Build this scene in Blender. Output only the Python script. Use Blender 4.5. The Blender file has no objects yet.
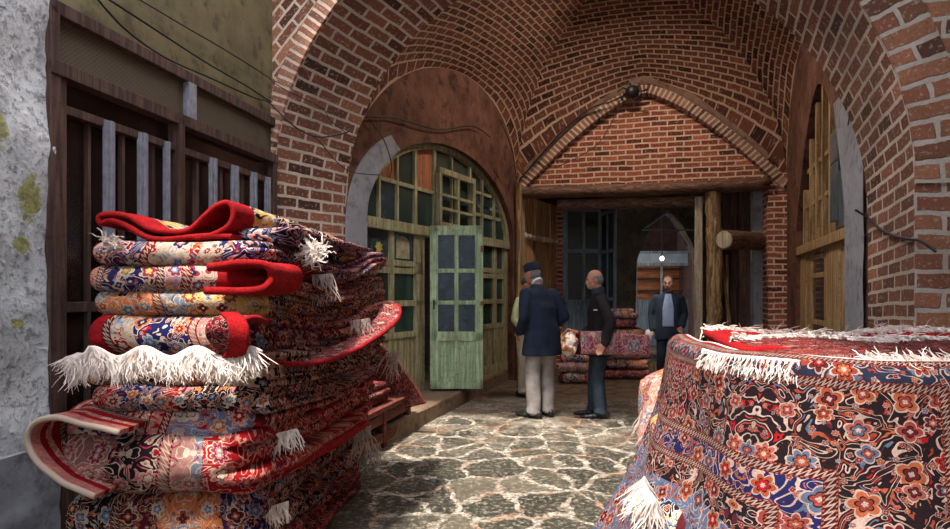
import bpy, math, random
from mathutils import Vector, Matrix, noise
random.seed(7)
C = bpy.context.scene.collection
F, CX, HY, CZ = 600.0, 475.0, 295.0, 1.38
PI = math.pi
sc = bpy.context.scene

def V(*a): return Vector(a)
def at(px, py, Y):
    """point of the place seen at photo pixel (px, py), Y metres ahead of the camera"""
    return Vector(((px-CX)/F*Y, Y, CZ+(HY-py)*Y/F))
def lerp(a, b, t): return a+(b-a)*t
def sst(a, b, x):
    x = max(0, min(1, (x-a)/(b-a))); return x*x*(3-2*x)

# ------------------------------------------------------------------ node helper
class G:
    def __init__(s, name, rough=.8, spec=.3):
        s.mat = bpy.data.materials.new(name); s.mat.use_nodes = True
        s.nt = s.mat.node_tree; s.n = s.nt.nodes
        s.b = s.n['Principled BSDF']
        s.b.inputs['Roughness'].default_value = rough
        s.b.inputs['Specular IOR Level'].default_value = spec
    def put(s, inp, v):
        if isinstance(v, (int, float)): inp.default_value = v
        elif isinstance(v, (tuple, list)):
            v = tuple(v)
            inp.default_value = v if len(v) == len(inp.default_value) else (v+(1,) if len(v) == 3 else v[:3])
        else: s.nt.links.new(v, inp)
    def m(s, op, a, b=0, c=0):
        n = s.n.new('ShaderNodeMath'); n.operation = op
        s.put(n.inputs[0], a); s.put(n.inputs[1], b); s.put(n.inputs[2], c); return n.outputs[0]
    def vm(s, op, a, b=(0, 0, 0), scale=None):
        n = s.n.new('ShaderNodeVectorMath'); n.operation = op
        s.put(n.inputs[0], a); s.put(n.inputs[1], b)
        if scale is not None: s.put(n.inputs['Scale'], scale)
        return n.outputs['Value'] if op in ('LENGTH', 'DOT_PRODUCT') else n.outputs[0]
    def uv(s):
        return s.n.new('ShaderNodeTexCoord').outputs['UV']
    def pos(s):
        return s.n.new('ShaderNodeNewGeometry').outputs['Position']
    def sep(s, v):
        n = s.n.new('ShaderNodeSeparateXYZ'); s.put(n.inputs[0], v); return n.outputs
    def comb(s, x, y, z=0):
        n = s.n.new('ShaderNodeCombineXYZ')
        for i, k in enumerate((x, y, z)): s.put(n.inputs[i], k)
        return n.outputs[0]
    def mix(s, f, a, b, blend='MIX'):
        n = s.n.new('ShaderNodeMix'); n.data_type = 'RGBA'; n.blend_type = blend
        s.put(n.inputs[0], f); s.put(n.inputs[6], a); s.put(n.inputs[7], b); return n.outputs[2]
    def noise(s, v, scale, detail=4, rough=.55, dist=0, col=False):
        n = s.n.new('ShaderNodeTexNoise'); s.put(n.inputs['Vector'], v)
        n.inputs['Scale'].default_value = scale; n.inputs['Detail'].default_value = detail
        n.inputs['Roughness'].default_value = rough; n.inputs['Distortion'].default_value = dist
        return n.outputs[1 if col else 0]
    def vor(s, v, scale, rnd=1, feature='F1', dim='2D'):
        n = s.n.new('ShaderNodeTexVoronoi'); n.voronoi_dimensions = dim; n.feature = feature
        s.put(n.inputs['Vector'], v); n.inputs['Scale'].default_value = scale
        n.inputs['Randomness'].default_value = rnd; return n.outputs
    def ramp(s, f, stops, const=False):
        n = s.n.new('ShaderNodeValToRGB'); e = n.color_ramp.elements
        if const: n.color_ramp.interpolation = 'CONSTANT'
        while len(e) < len(stops): e.new(1)
        for k, (p, c) in zip(e, stops):
            k.position = p; k.color = tuple(c)+(1,) if len(c) == 3 else c
        s.put(n.inputs[0], f); return n.outputs[0]
    def step(s, x, e, w=.02):
        n = s.n.new('ShaderNodeMapRange'); n.interpolation_type = 'SMOOTHSTEP'
        s.put(n.inputs[0], x)
        if isinstance(e, (int, float)):
            n.inputs[1].default_value = e-w; n.inputs[2].default_value = e+w
        return n.outputs[0]
    def bump(s, h, strength=.5, dist=.01):
        n = s.n.new('ShaderNodeBump'); n.inputs['Strength'].default_value = strength
        n.inputs['Distance'].default_value = dist
        s.put(n.inputs['Height'], h); s.nt.links.new(n.outputs[0], s.b.inputs['Normal'])
    def col(s, c): s.put(s.b.inputs['Base Color'], c); return s.mat

def brick_mat(name, bw, rh, mort, c1, c2, cm, spot=(.05, .035, .03), wob=.012, soot=.35, sootcol=(.05, .03, .025), bd=.012, warm=None):
    g = G(name, .85, .25)
    uv = g.uv(); nz = g.noise(uv, 9, 3, .6, 0, True)
    w = g.vm('SCALE', g.vm('SUBTRACT', nz, (.5, .5, .5)), scale=wob*2)
    p = g.vm('ADD', uv, w)
    n2 = g.noise(uv, 1.3, 2, .5, 0, True)
    p = g.vm('ADD', p, g.vm('SCALE', g.vm('SUBTRACT', n2, (.5, .5, .5)), scale=.05))
    b = g.n.new('ShaderNodeTexBrick'); g.put(b.inputs['Vector'], p)
    b.inputs['Scale'].default_value = 1; b.inputs['Brick Width'].default_value = bw
    b.inputs['Row Height'].default_value = rh; b.inputs['Mortar Size'].default_value = mort
    b.inputs['Mortar Smooth'].default_value = .25; b.inputs['Bias'].default_value = 0
    b.inputs['Color1'].default_value = (0, 0, 0, 1); b.inputs['Color2'].default_value = (1, 1, 1, 1)
    b.inputs['Mortar'].default_value = (.5, .5, .5, 1)
    rnd = g.sep(b.outputs['Color'])[0]
    base = g.ramp(rnd, [(0, c1), (.35, tuple(lerp(x, y, .5) for x, y in zip(c1, c2))), (.6, c2), (.78, tuple(x*.4 for x in c1)), (.86, tuple(x*.75 for x in c1)), (1, tuple(min(1, x*1.35) for x in c2))])
    fine = g.noise(uv, 55, 5, .7)
    base = g.mix(g.step(fine, .62, .09), base, spot)
    base = g.mix(g.m('MULTIPLY', g.step(g.noise(uv, 30, 4, .65), .6, .05), .45), base, tuple(min(1, x*1.1) for x in cm))
    mo = g.mix(g.noise(uv, 40, 4, .7), tuple(x*.55 for x in cm), tuple(min(1, x*1.35) for x in cm))
    c = g.mix(b.outputs['Fac'], base, mo)
    big = g.noise(uv, .9, 4, .6)
    c = g.mix(g.m('MULTIPLY', g.step(big, .52, .16), soot), c, sootcol)
    h = g.m('ADD', g.m('MULTIPLY', g.m('SUBTRACT', 1, b.outputs['Fac']), 1.0), g.m('MULTIPLY', fine, .55))
    g.bump(h, .9, bd)
    return g.col(c)

def wood_mat(name, a, b, axis='z', rough=.7, sc_=1, wear=None, wearamt=.3):
    g = G(name, rough, .3); p = g.pos()
    s = {'z': (14, 14, .9), 'x': (.9, 14, 14), 'y': (14, .9, 14)}[axis]
    q = g.vm('MULTIPLY', p, tuple(k*sc_ for k in s))
    n = g.noise(q, 2.2, 6, .65, .6)
    c = g.ramp(n, [(.25, tuple(k*.45 for k in a)), (.45, a), (.62, b), (.8, tuple(k*1.25 for k in b))])
    if wear:
        c = g.mix(g.m('MULTIPLY', g.step(g.noise(p, 6, 6, .7), .55, .08), wearamt), c, wear)
    c = g.mix(g.m('MULTIPLY', g.step(g.noise(p, 22, 5, .7), .6, .08), .5), c, tuple(k*.3 for k in a))
    g.bump(n, .6, .006)
    return g.col(c)

def plain(name, c, rough=.7, spec=.3, var=.3, scale=12, metal=0, bump=.3):
    g = G(name, rough, spec); p = g.pos(); n = g.noise(p, scale, 5, .6)
    g.b.inputs['Metallic'].default_value = metal
    g.bump(n, bump, .004)
    return g.col(g.ramp(n, [(.3, tuple(k*(1-var) for k in c)), (.7, tuple(min(1, k*(1+var)) for k in c))]))

def plaster_mat(name, a, b, dark, bscale=14, bstr=.8, spots=None, bd=.02):
    g = G(name, .9, .2); p = g.pos()
    n = g.noise(p, 2.2, 6, .65); f = g.noise(p, bscale, 6, .65)
    c = g.ramp(n, [(.3, a), (.65, b)])
    c = g.mix(g.m('MULTIPLY', g.step(f, .4, .1), .5), dark, c)
    c = g.mix(g.m('MULTIPLY', g.step(g.noise(p, 3.3, 5, .7), .6, .1), .6), c, dark)
    if spots:
        c = g.mix(g.step(g.noise(g.vm('ADD', p, (7.3, 2.1, 4.4)), 3.1, 5, .7), .66, .03), c, spots)
    g.bump(g.m('ADD', f, g.m('MULTIPLY', g.noise(p, 60, 3), .3)), bstr, bd)
    return g.col(c)

def pane_mat(name, c, rough=.15, tr=.0):
    g = G(name, rough, .6); p = g.pos(); n = g.noise(p, 9, 5, .7)
    g.b.inputs['Roughness'].default_value = rough
    g.b.inputs['Alpha'].default_value = 1-tr
    return g.col(g.ramp(n, [(.35, tuple(k*.35 for k in c)), (.7, c)]))

# ---- rug pattern ---------------------------------------------------------
RED = (.36, .009, .012); NAVY = (.012, .016, .085); CREAM = (.62, .47, .36); ORANGE = (.62, .17, .05)
BLACK = (.014, .008, .01); PINK = (.58, .2, .17); SKY = (.17, .27, .42); MAROON = (.1, .012, .016)
GOLD = (.62, .36, .08); RUST = (.34, .07, .03); SLATE = (.2, .24, .3); ROSE = (.33, .03, .07); BEIGE = (.5, .38, .28)

def rug_mat(name, bands, accents, line=CREAM, corner=None, fs=8.0, seed=0, vine=1.0, wave=.01, bright=1.0):
    """bands: list of (outer distance, kind, colour). distance is u unless corner=(u0,v0,su,sv)"""
    g = G(name, .92, .12)
    uv = g.uv()
    uv0 = g.vm('ADD', uv, g.vm('SCALE', g.vm('SUBTRACT', g.noise(uv, 6, 2, .5, 0, True), (.5, .5, .5)), scale=wave*2))
    X = g.sep(uv0); u, v = X[0], X[1]
    if corner:
        u0, v0, su = corner
        D = g.m('MINIMUM', g.m('MULTIPLY', g.m('SUBTRACT', u, u0), su), g.m('SUBTRACT', v, v0))
    else:
        D = u
    # the design sits on a mirrored grid, as woven designs do
    q = g.comb(g.m('ADD', g.m('PINGPONG', u, .62), seed*1.37), g.m('ADD', g.m('PINGPONG', v, .55), seed*.71))
    bg = bands[0][2]
    col = None
    def pick(h, cols):
        n = len(cols); return g.ramp(h, [(i/n, cols[i]) for i in range(n)], True)
    # ground
    ground = bands[0][2]
    for (d, kind, c) in bands[1:]:
        ground = g.mix(g.m('GREATER_THAN', D, d), ground, c)
    # winding leaf forms and vines
    n1 = g.noise(q, fs*1.15, 1.2, .5, .9)
    fr = g.m('ABSOLUTE', g.m('SUBTRACT', g.m('FRACT', g.m('MULTIPLY', n1, 7)), .5))
    leafmask = g.m('MULTIPLY', g.m('LESS_THAN', fr, .13), g.m('GREATER_THAN', g.noise(q, fs*2.6, 1, .5), .47))
    vo2 = g.vor(q, fs*2.3, .9)
    leafcol = pick(g.sep(vo2['Color'])[1], accents)
    c = g.mix(leafmask, ground, leafcol)
    edge = g.m('MULTIPLY', g.m('GREATER_THAN', fr, .425), vine)
    c = g.mix(edge, c, line)
    # small blossoms then large palmettes
    def blossoms(c, scale, r0, rnd, cols, sh, hole):
        vv = g.vor(g.vm('ADD', q, (sh, sh*.6, 0)), scale, rnd)
        loc = g.vm('SUBTRACT', g.vm('SCALE', g.vm('ADD', q, (sh, sh*.6, 0)), scale=scale), g.vm('SCALE', vv['Position'], scale=scale))
        L = g.sep(loc); H = g.sep(vv['Color'])
        r = g.vm('LENGTH', loc); ang = g.m('ARCTAN2', L[1], L[0])
        k = g.m('ADD', g.m('FLOOR', g.m('MULTIPLY', H[0], 4)), 4)
        pet = g.m('ABSOLUTE', g.m('COSINE', g.m('MULTIPLY', g.m('ADD', ang, g.m('MULTIPLY', H[2], 6)), g.m('MULTIPLY', k, .5))))
        rad = g.m('MULTIPLY', g.m('ADD', .6, g.m('MULTIPLY', pet, .4)), g.m('MULTIPLY', r0, g.m('ADD', .65, g.m('MULTIPLY', H[1], .5))))
        t = g.m('DIVIDE', r, rad)
        A = pick(H[2], cols); B = pick(H[0], cols[::-1])
        fl = g.mix(g.m('LESS_THAN', t, .86), line, A)
        fl = g.mix(g.m('LESS_THAN', t, .55), fl, BLACK if hole else B)
        fl = g.mix(g.m('LESS_THAN', t, .45), fl, B)
        fl = g.mix(g.m('LESS_THAN', t, .2), fl, line)
        return g.mix(g.m('LESS_THAN', t, 1), c, fl)
    c = blossoms(c, fs*2.6, .24, 1, accents, 3.1, False)
    c = blossoms(c, fs*1.05, .4, .75, accents, 1.7, True)
    # plain and guard bands over the design
    al = g.m('ADD', u, v)
    if not corner: c = g.mix(g.m('MULTIPLY', g.m('GREATER_THAN', D, .92), .55), c, g.mix(1, c, (.62, .2, .2), 'MULTIPLY'))  # paints in the shade of a pile's right side beyond this distance
    for i, (d, kind, cc) in enumerate(bands):
        if kind in ('plain', 'guard'):
            end = bands[i+1][0] if i+1 < len(bands) else 99
            mask = g.m('GREATER_THAN', D, d)
            if kind == 'plain':
                s_ = g.mix(g.step(g.noise(uv, 60, 3), .55, .1), cc, tuple(k*.72 for k in cc))
            else:
                w = end-d
                x = g.m('DIVIDE', g.m('SUBTRACT', D, d), w)
                ctr = g.m('ABSOLUTE', g.m('SUBTRACT', x, .5))
                zz = g.m('PINGPONG', g.m('DIVIDE', al, w*.55), .5)
                zig = g.m('LESS_THAN', g.m('ABSOLUTE', g.m('SUBTRACT', zz, g.m('ADD', g.m('MULTIPLY', x, .8), -.15))), .13)
                s_ = g.mix(zig, tuple(k*.6 for k in cc), tuple(k*.85 for k in line))
                beads = g.m('GREATER_THAN', g.m('FRACT', g.m('DIVIDE', al, w*.35)), .5)
                s_ = g.mix(g.m('GREATER_THAN', ctr, .34), s_, g.mix(beads, BLACK, accents[0]))
                s_ = g.mix(g.m('GREATER_THAN', ctr, .46), s_, MAROON)
            nx = g.m('LESS_THAN', D, end)
            c = g.mix(g.m('MULTIPLY', mask, nx), c, s_)
    # worn pile
    fine = g.noise(uv, 190, 3, .7)
    c = g.mix(g.m('MULTIPLY', g.step(fine, .5, .2), .5), c, g.mix(.7, c, BLACK))
    c = g.mix(g.m('MULTIPLY', g.step(g.noise(uv, 14, 4, .7), .5, .12), .55), c, g.mix(.6, c, BLACK))
    if bright != 1: c = g.mix(1, c, (bright,)*3, 'MULTIPLY')
    g.bump(g.m('ADD', fine, g.m('MULTIPLY', g.noise(uv, 22, 3), .7)), .55, .006)
    try:
        g.b.inputs['Specular IOR Level'].default_value = .04
    except Exception: pass
    return g.col(c)

# ------------------------------------------------------------------ mesh helper
class MB:
    def __init__(s): s.v = []; s.f = []; s.uv = []; s.fm = []
    def add(s, vs, fs, uvs=None, mi=0):
        o = len(s.v); s.v += [Vector(p) for p in vs]
        s.uv += list(uvs) if uvs else [None]*len(vs)
        s.f += [tuple(o+i for i in f) for f in fs]; s.fm += [mi]*len(fs); return s
    def grid(s, P, U=None, closed=False, mi=0):
        """P[i][j]"""
        n, m = len(P), len(P[0]); vs = [p for r in P for p in r]; us = [u for r in U for u in r] if U else None
        fs = []
        for i in range(n-1 if not closed else n):
            for j in range(m-1):
                a, b = i, (i+1) % n; fs.append((a*m+j, b*m+j, b*m+j+1, a*m+j+1))
        return s.add(vs, fs, us, mi)
    def box(s, c, d, M=None, mi=0):
        """c centre, d full size, M 4x4 frame"""
        vs = []
        for x in (-.5, .5):
            for y in (-.5, .5):
                for z in (-.5, .5):
                    p = Vector((c[0]+d[0]*x, c[1]+d[1]*y, c[2]+d[2]*z)); vs.append(M @ p if M else p)
        return s.add(vs, [(0, 1, 3, 2), (4, 6, 7, 5), (0, 4, 5, 1), (2, 3, 7, 6), (0, 2, 6, 4), (1, 5, 7, 3)], None, mi)
    def prism(s, pts, M, y0, y1, mi=0):
        """pts in local (x,z) extruded over y"""
        n = len(pts)
        vs = [M @ Vector((x, y0, z)) for x, z in pts]+[M @ Vector((x, y1, z)) for x, z in pts]
        fs = [tuple(range(n)), tuple(range(2*n-1, n-1, -1))]+[(i, i+n, (i+1) % n+n, (i+1) % n) for i in range(n)]
        return s.add(vs, fs, None, mi)
    def tube(s, pts, r, seg=8, cap=True, mi=0, flat=1):
        pts = [Vector(p) for p in pts]; n = len(pts); R = r if isinstance(r, (list, tuple)) else [r]*n
        rings = []; up = None
        for i, p in enumerate(pts):
            t = (pts[min(i+1, n-1)]-pts[max(i-1, 0)])
            if t.length < 1e-9: t = Vector((0, 0, 1))
            t.normalize()
            if up is None: up = Vector((0, 0, 1)) if abs(t.z) < .9 else Vector((1, 0, 0))
            a = t.cross(up)
            if a.length < 1e-6: a = t.cross(Vector((0, 1, 0)))
            a.normalize(); b = a.cross(t).normalized(); up = b
            rings.append([p+(a*math.cos(2*PI*k/seg)+b*math.sin(2*PI*k/seg)*flat)*R[i] for k in range(seg)])
        vs = [q for rr in rings for q in rr]; fs = []
        for i in range(n-1):
            for k in range(seg):
                fs.append((i*seg+k, i*seg+(k+1) % seg, (i+1)*seg+(k+1) % seg, (i+1)*seg+k))
        if cap: fs += [tuple(range(seg-1, -1, -1)), tuple((n-1)*seg+k for k in range(seg))]
        return s.add(vs, fs, None, mi)
    def ell(s, c, r, M=None, nu=16, nv=10, mi=0):
        vs = []; fs = []
        for j in range(nv+1):
            th = PI*j/nv
            for i in range(nu):
                ph = 2*PI*i/nu
                p = Vector((r[0]*math.sin(th)*math.cos(ph), r[1]*math.sin(th)*math.sin(ph), r[2]*math.cos(th)))
                vs.append((M @ (p+Vector(c))) if M else p+Vector(c))
        for j in range(nv):
            for i in range(nu): fs.append((j*nu+i, (j+1)*nu+i, (j+1)*nu+(i+1) % nu, j*nu+(i+1) % nu))
        return s.add(vs, fs, None, mi)
    def build(s, name, mat, parent=None, smooth=False, bevel=0, planar=None, weld=False):
        me = bpy.data.meshes.new(name)
        off = parent_world(parent)
        me.from_pydata([tuple(p-off) for p in s.v], [], s.f)
        if any(u is not None for u in s.uv):
            L = me.uv_layers.new(name='UVMap')
            for lp in me.loops:
                u = s.uv[lp.vertex_index] or (0, 0); L.data[lp.index].uv = u
        elif planar:
            L = me.uv_layers.new(name='UVMap')
            for lp in me.loops: L.data[lp.index].uv = planar(s.v[lp.vertex_index])
        mats = mat if isinstance(mat, (list, tuple)) else [mat]
        for m_ in mats: me.materials.append(m_)
        for p, mi in zip(me.polygons, s.fm):
            p.material_index = mi; p.use_smooth = smooth
        o = bpy.data.objects.new(name, me); C.objects.link(o)
        if parent: o.parent = parent
        if weld:
            w = o.modifiers.new('weld', 'WELD'); w.merge_threshold = 1e-5
        if bevel:
            b = o.modifiers.new('bevel', 'BEVEL'); b.width = bevel; b.segments = 2; b.limit_method = 'ANGLE'
        return o
def parent_world(p):
    o = Vector((0, 0, 0))
    while p is not None: o += p.location; p = p.parent
    return o
def tag(o, label, cat, group=None, kind=None):
    if label: o['label'] = label
    if cat: o['category'] = cat
    if group: o['group'] = group
    if kind: o['kind'] = kind
    return o
def empty(name, loc, label=None, cat=None, group=None, kind=None):
    o = bpy.data.objects.new(name, None); C.objects.link(o); o.location = Vector(loc); o.empty_display_size = .1
    return tag(o, label, cat, group, kind)
def struct(o, label=None, cat=None):
    o['kind'] = 'structure'
    return tag(o, label, cat)

# ------------------------------------------------------------------ materials
BR = dict(
 front=brick_mat('brick_front', .25, .098, .013, (.16, .052, .027), (.29, .115, .058), (.6, .47, .36), soot=.4),
 pier=brick_mat('brick_pier', .33, .128, .018, (.22, .075, .04), (.37, .15, .075), (.5, .43, .36), soot=.4, bd=.02, wob=.02),
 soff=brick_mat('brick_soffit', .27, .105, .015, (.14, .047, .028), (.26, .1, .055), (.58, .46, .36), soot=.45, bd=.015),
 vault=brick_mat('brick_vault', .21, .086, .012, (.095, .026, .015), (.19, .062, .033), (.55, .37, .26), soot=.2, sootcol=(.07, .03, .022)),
 tymp=brick_mat('brick_tympanum', .25, .084, .013, (.21, .045, .022), (.34, .09, .043), (.66, .47, .34), soot=.15),
 vous=brick_mat('brick_voussoir', .6, .078, .016, (.24, .09, .055), (.36, .17, .1), (.62, .47, .36), soot=.25),
)
M = {}
M['plaster_white'] = plaster_mat('rough_white_plaster', (.4, .41, .42), (.66, .66, .65), (.2, .2, .2), 16, 1, None, .03)
def white_plaster():
    g = G('rough_white_plaster', .92, .2); p = g.pos()
    f = g.noise(p, 26, 6, .7); n = g.noise(p, 3, 6, .65); tr = g.noise(g.vm('MULTIPLY', p, (1, 1, .55)), 8, 3, .6, .5)
    c = g.ramp(n, [(.3, (.42, .43, .44)), (.62, (.78, .78, .77))])
    c = g.mix(g.m('MULTIPLY', g.step(f, .56, .07), .7), c, (.14, .14, .14))
    c = g.mix(g.m('MULTIPLY', g.step(tr, .6, .05), .5), c, (.25, .24, .24))
    S = g.sep(p)
    for z0, z1, y0, y1, th in ((1.68, 2.1, 3.03, 3.22, .46), (1.58, 1.7, 2.98, 3.18, .5), (1.2, 1.27, 3.0, 3.13, .47), (2.05, 2.35, 2.9, 3.05, 0)):
        zc, yc = (z0+z1)/2, (y0+y1)/2
        dz = g.m('DIVIDE', g.m('SUBTRACT', S[2], zc), (z1-z0)/2); dy = g.m('DIVIDE', g.m('SUBTRACT', S[1], yc), (y1-y0)/2)
        rr = g.m('SQRT', g.m('ADD', g.m('MULTIPLY', dz, dz), g.m('MULTIPLY', dy, dy)))
        k = g.m('ADD', g.m('MULTIPLY', g.m('SUBTRACT', 1, rr), .5), g.noise(p, 7, 6, .75))
        c = g.mix(g.m('MULTIPLY', g.step(k, .72, .05), .85), c, g.mix(g.step(f, .5, .1), (.2, .19, .04), (.45, .42, .09)))
    low = g.step(g.m('ADD', S[2], g.m('MULTIPLY', tr, .2)), .62, .06)
    g.bump(g.m('ADD', g.m('MULTIPLY', f, .8), g.m('MULTIPLY', tr, 1.2)), 1, .035)
    return g.col(c)
M['plaster_white'] = white_plaster()
M['plaster_green'] = plaster_mat('stained_olive_plaster', (.2, .15, .075), (.33, .27, .14), (.09, .075, .04), 8, .5, None, .01)
M['plaster_brown'] = plaster_mat('sooty_brown_plaster', (.12, .045, .028), (.34, .16, .1), (.04, .018, .013), 5, .9, None, .02)
M['plaster_grey'] = plaster_mat('grey_blue_plaster', (.3, .31, .34), (.46, .46, .5), (.16, .15, .16), 9, .5, None, .01)
M['plaster_cap'] = plaster_mat('cracked_pink_plaster', (.3, .17, .12), (.5, .33, .25), (.12, .06, .04), 9, .9, None, .02)
M['yellow'] = plaster_mat('peeling_yellow_paint', (.42, .38, .05), (.55, .5, .12), (.3, .3, .2), 20, .8, None, .01)
M['wood_dark'] = wood_mat('dark_brown_wood', (.05, .026, .02), (.11, .06, .045))
M['wood_dark_x'] = wood_mat('dark_beam_wood', (.09, .045, .028), (.24, .12, .075), 'x')
M['wood_yel'] = wood_mat('pale_yellow_wood', (.26, .15, .06), (.5, .33, .16))
M['wood_post'] = wood_mat('weathered_post_wood', (.16, .09, .04), (.42, .28, .13))
M['wood_plank'] = wood_mat('orange_plank_wood', (.34, .17, .07), (.66, .42, .2))
M['wood_red'] = wood_mat('red_bench_wood', (.09, .02, .013), (.2, .055, .035), 'y')
M['wood_sage'] = wood_mat('sage_green_wood', (.24, .22, .12), (.43, .41, .24), 'z', wear=(.22, .13, .07), wearamt=.45)
M['wood_mint'] = wood_mat('pale_mint_wood', (.3, .4, .23), (.52, .64, .4), 'z', wear=(.3, .24, .14), wearamt=.3)
M['wood_cream'] = wood_mat('bleached_wood', (.34, .27, .19), (.55, .46, .34))
M['bar'] = plain('grey_painted_metal', (.2, .2, .24), .45, .5, .3, 20)
M['blueframe'] = wood_mat('blue_grey_painted_wood', (.13, .17, .2), (.24, .3, .34))
M['pane_dark'] = pane_mat('dark_glass', (.035, .022, .02), .12, .25)
M['pane_green'] = pane_mat('green_dusty_glass', (.035, .075, .06), .18, .1)
M['pane_blue'] = pane_mat('blue_dusty_glass', (.05, .085, .11), .18, .1)
M['pane_grey'] = pane_mat('milky_grey_glass', (.13, .17, .2), .3)
M['panel_orange'] = wood_mat('orange_plywood', (.3, .1, .045), (.45, .17, .08))
M['mesh'] = None
g = G('woven_brown_mesh', .7, .4); p = g.pos()
S = g.sep(p); aa = g.m('ADD', S[1], S[2]); bb = g.m('SUBTRACT', S[1], S[2])
k = g.m('MINIMUM', g.m('PINGPONG', aa, .014), g.m('PINGPONG', bb, .014))
g.bump(k, 1, .02)
M['mesh'] = g.col(g.mix(g.step(k, .004, .003), (.1, .075, .045), g.mix(g.noise(p, 5), (.03, .022, .014), (.09, .065, .04))))
M['black'] = plain('black_rubber', (.01, .009, .009), .5, .4)
M['fringe'] = plain('cream_cotton_fringe', (.72, .62, .56), .9, .1, .25, 40)
M['fringe_dirty'] = plain('dusty_fringe', (.42, .33, .29), .9, .1, .3, 40)
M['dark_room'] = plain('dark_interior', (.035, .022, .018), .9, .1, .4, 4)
g = G('bright_red_wool', .95, .1); p = g.pos(); fn = g.noise(p, 130, 4, .8); bg_ = g.noise(p, 12, 4, .7)
c = g.mix(g.step(fn, .5, .15), (.5, .014, .016), (.17, .004, .006)); c = g.mix(g.m('MULTIPLY', g.step(bg_, .5, .15), .5), c, (.16, .004, .006))
g.bump(g.m('ADD', fn, bg_), .9, .01); M['redwool'] = g.col(c)
M['redbind'] = plain('dark_red_binding', (.2, .008, .012), .95, .1, .5, 50)

# stone floor
g = G('stone_paving', .6, .35); p = g.pos()
pw = g.vm('ADD', p, g.vm('SCALE', g.vm('SUBTRACT', g.noise(p, 2.6, 5, .6, 0, True), (.5, .5, .5)), scale=.38))
pw = g.vm('MULTIPLY', pw, (1, .8, 1))
de = g.vor(pw, 2.95, 1, 'DISTANCE_TO_EDGE')['Distance']; cc = g.vor(pw, 2.95, 1)['Color']
wob = g.noise(p, 11, 7, .8)
wd = g.m('ADD', de, g.m('MULTIPLY', g.m('SUBTRACT', wob, .5), .17))
mw = g.m('ADD', -.02, g.m('MULTIPLY', g.noise(p, 1.9, 5, .7), .2))
stone = g.step(g.m('SUBTRACT', wd, mw), 0.0, .022)
hc = g.sep(cc)[0]
sc_ = g.ramp(hc, [(0, (.018, .017, .012)), (.5, (.035, .033, .022)), (.8, (.06, .052, .036)), (1, (.12, .1, .07))])
sc_ = g.mix(g.m('MULTIPLY', g.step(g.noise(p, 24, 6, .8), .55, .05), .8), sc_, (.34, .3, .23))
mort = g.ramp(g.noise(p, 9, 5, .7), [(.3, (.16, .12, .09)), (.5, (.42, .36, .29)), (.72, (.7, .65, .56))])
mort = g.mix(g.step(g.noise(p, 2.2, 2), .56, .06), mort, (.34, .22, .15))
mort = g.mix(g.m('MULTIPLY', g.step(g.noise(p, 28, 6, .8), .53, .04), .85), mort, (.07, .055, .04))
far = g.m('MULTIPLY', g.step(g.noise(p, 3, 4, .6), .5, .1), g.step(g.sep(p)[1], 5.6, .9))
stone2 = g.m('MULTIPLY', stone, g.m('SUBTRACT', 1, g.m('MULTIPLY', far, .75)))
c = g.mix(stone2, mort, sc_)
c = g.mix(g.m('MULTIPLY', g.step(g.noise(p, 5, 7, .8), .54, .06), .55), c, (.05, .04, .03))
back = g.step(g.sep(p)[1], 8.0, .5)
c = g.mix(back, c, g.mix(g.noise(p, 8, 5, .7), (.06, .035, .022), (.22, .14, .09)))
g.bump(g.m('ADD', g.m('MULTIPLY', g.m('SUBTRACT', 1, stone), .8), g.m('MULTIPLY', g.noise(p, 24, 6, .75), 1.2)), .8, .035)
g.put(g.b.inputs['Roughness'], g.m('SUBTRACT', .8, g.m('MULTIPLY', stone, .35)))
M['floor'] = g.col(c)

# ------------------------------------------------------------------ plan of the bay
Plf, Plb, Prb, Prf = V(-1.336, 6.17, 0), V(.69, 9.91, 0), V(4.65, 8.95, 0), V(3.275, 5.0, 0)
Olf, Orf = V(-1.86, 5.51, 0), V(2.93, 4.0, 0)
Cc = V(1.82, 7.51, 0); ZC = 5.45

def frame(A, B, inward):
    """local frame: x from A to B, y pointing away from the bay (into the wall), z up"""
    x = (B-A).normalized(); z = V(0, 0, 1); y = z.cross(x)
    if y.dot(inward-A) > 0: y = -y
    m = Matrix(((x.x, y.x, 0, A.x), (x.y, y.y, 0, A.y), (0, 0, 1, 0), (0, 0, 0, 1)))
    return m
def s_at(A, B, px, off=0):
    """distance along the line A-B at which photo column px meets it"""
    x = (B-A).normalized(); r = (px-CX)/F
    return (r*A.y-A.x)/(x.x-r*x.y)
def z_at(A, B, s, py):
    Y = A.y+(B-A).normalized().y*s
    return CZ+(HY-py)*Y/F

# ---------- floor
mb = MB(); mb.add([(-6, -1.5, 0), (9, -1.5, 0), (9, 20, 0), (-6, 20, 0)], [(0, 1, 2, 3)])
fl = mb.build('floor', M['floor']); struct(fl, 'irregular stone paving with pale mortar joints', 'floor')

# ---------- left shop wall
LW0 = Olf; dirL = V(-.2083, -1, 0).normalized()
LWe = LW0+dirL*7.2
FL = frame(LWe, LW0, V(0, 3, 0))      # x runs away from the camera
Llen = 7.2
def xl(px): return s_at(LWe, LW0, px)
def zl(px, py): return z_at(LWe, LW0, xl(px), py)
mb = MB()
xa = xl(43); xb = Llen
mb.box(((xa+xb)/2-.0, .15, (2.96+6.2)/2), (xb-xa+.0, .3, 6.2-2.96), FL)
o = mb.build('wall_left', M['plaster_green']); struct(o, 'olive stained plaster wall above the shop window')
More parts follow.
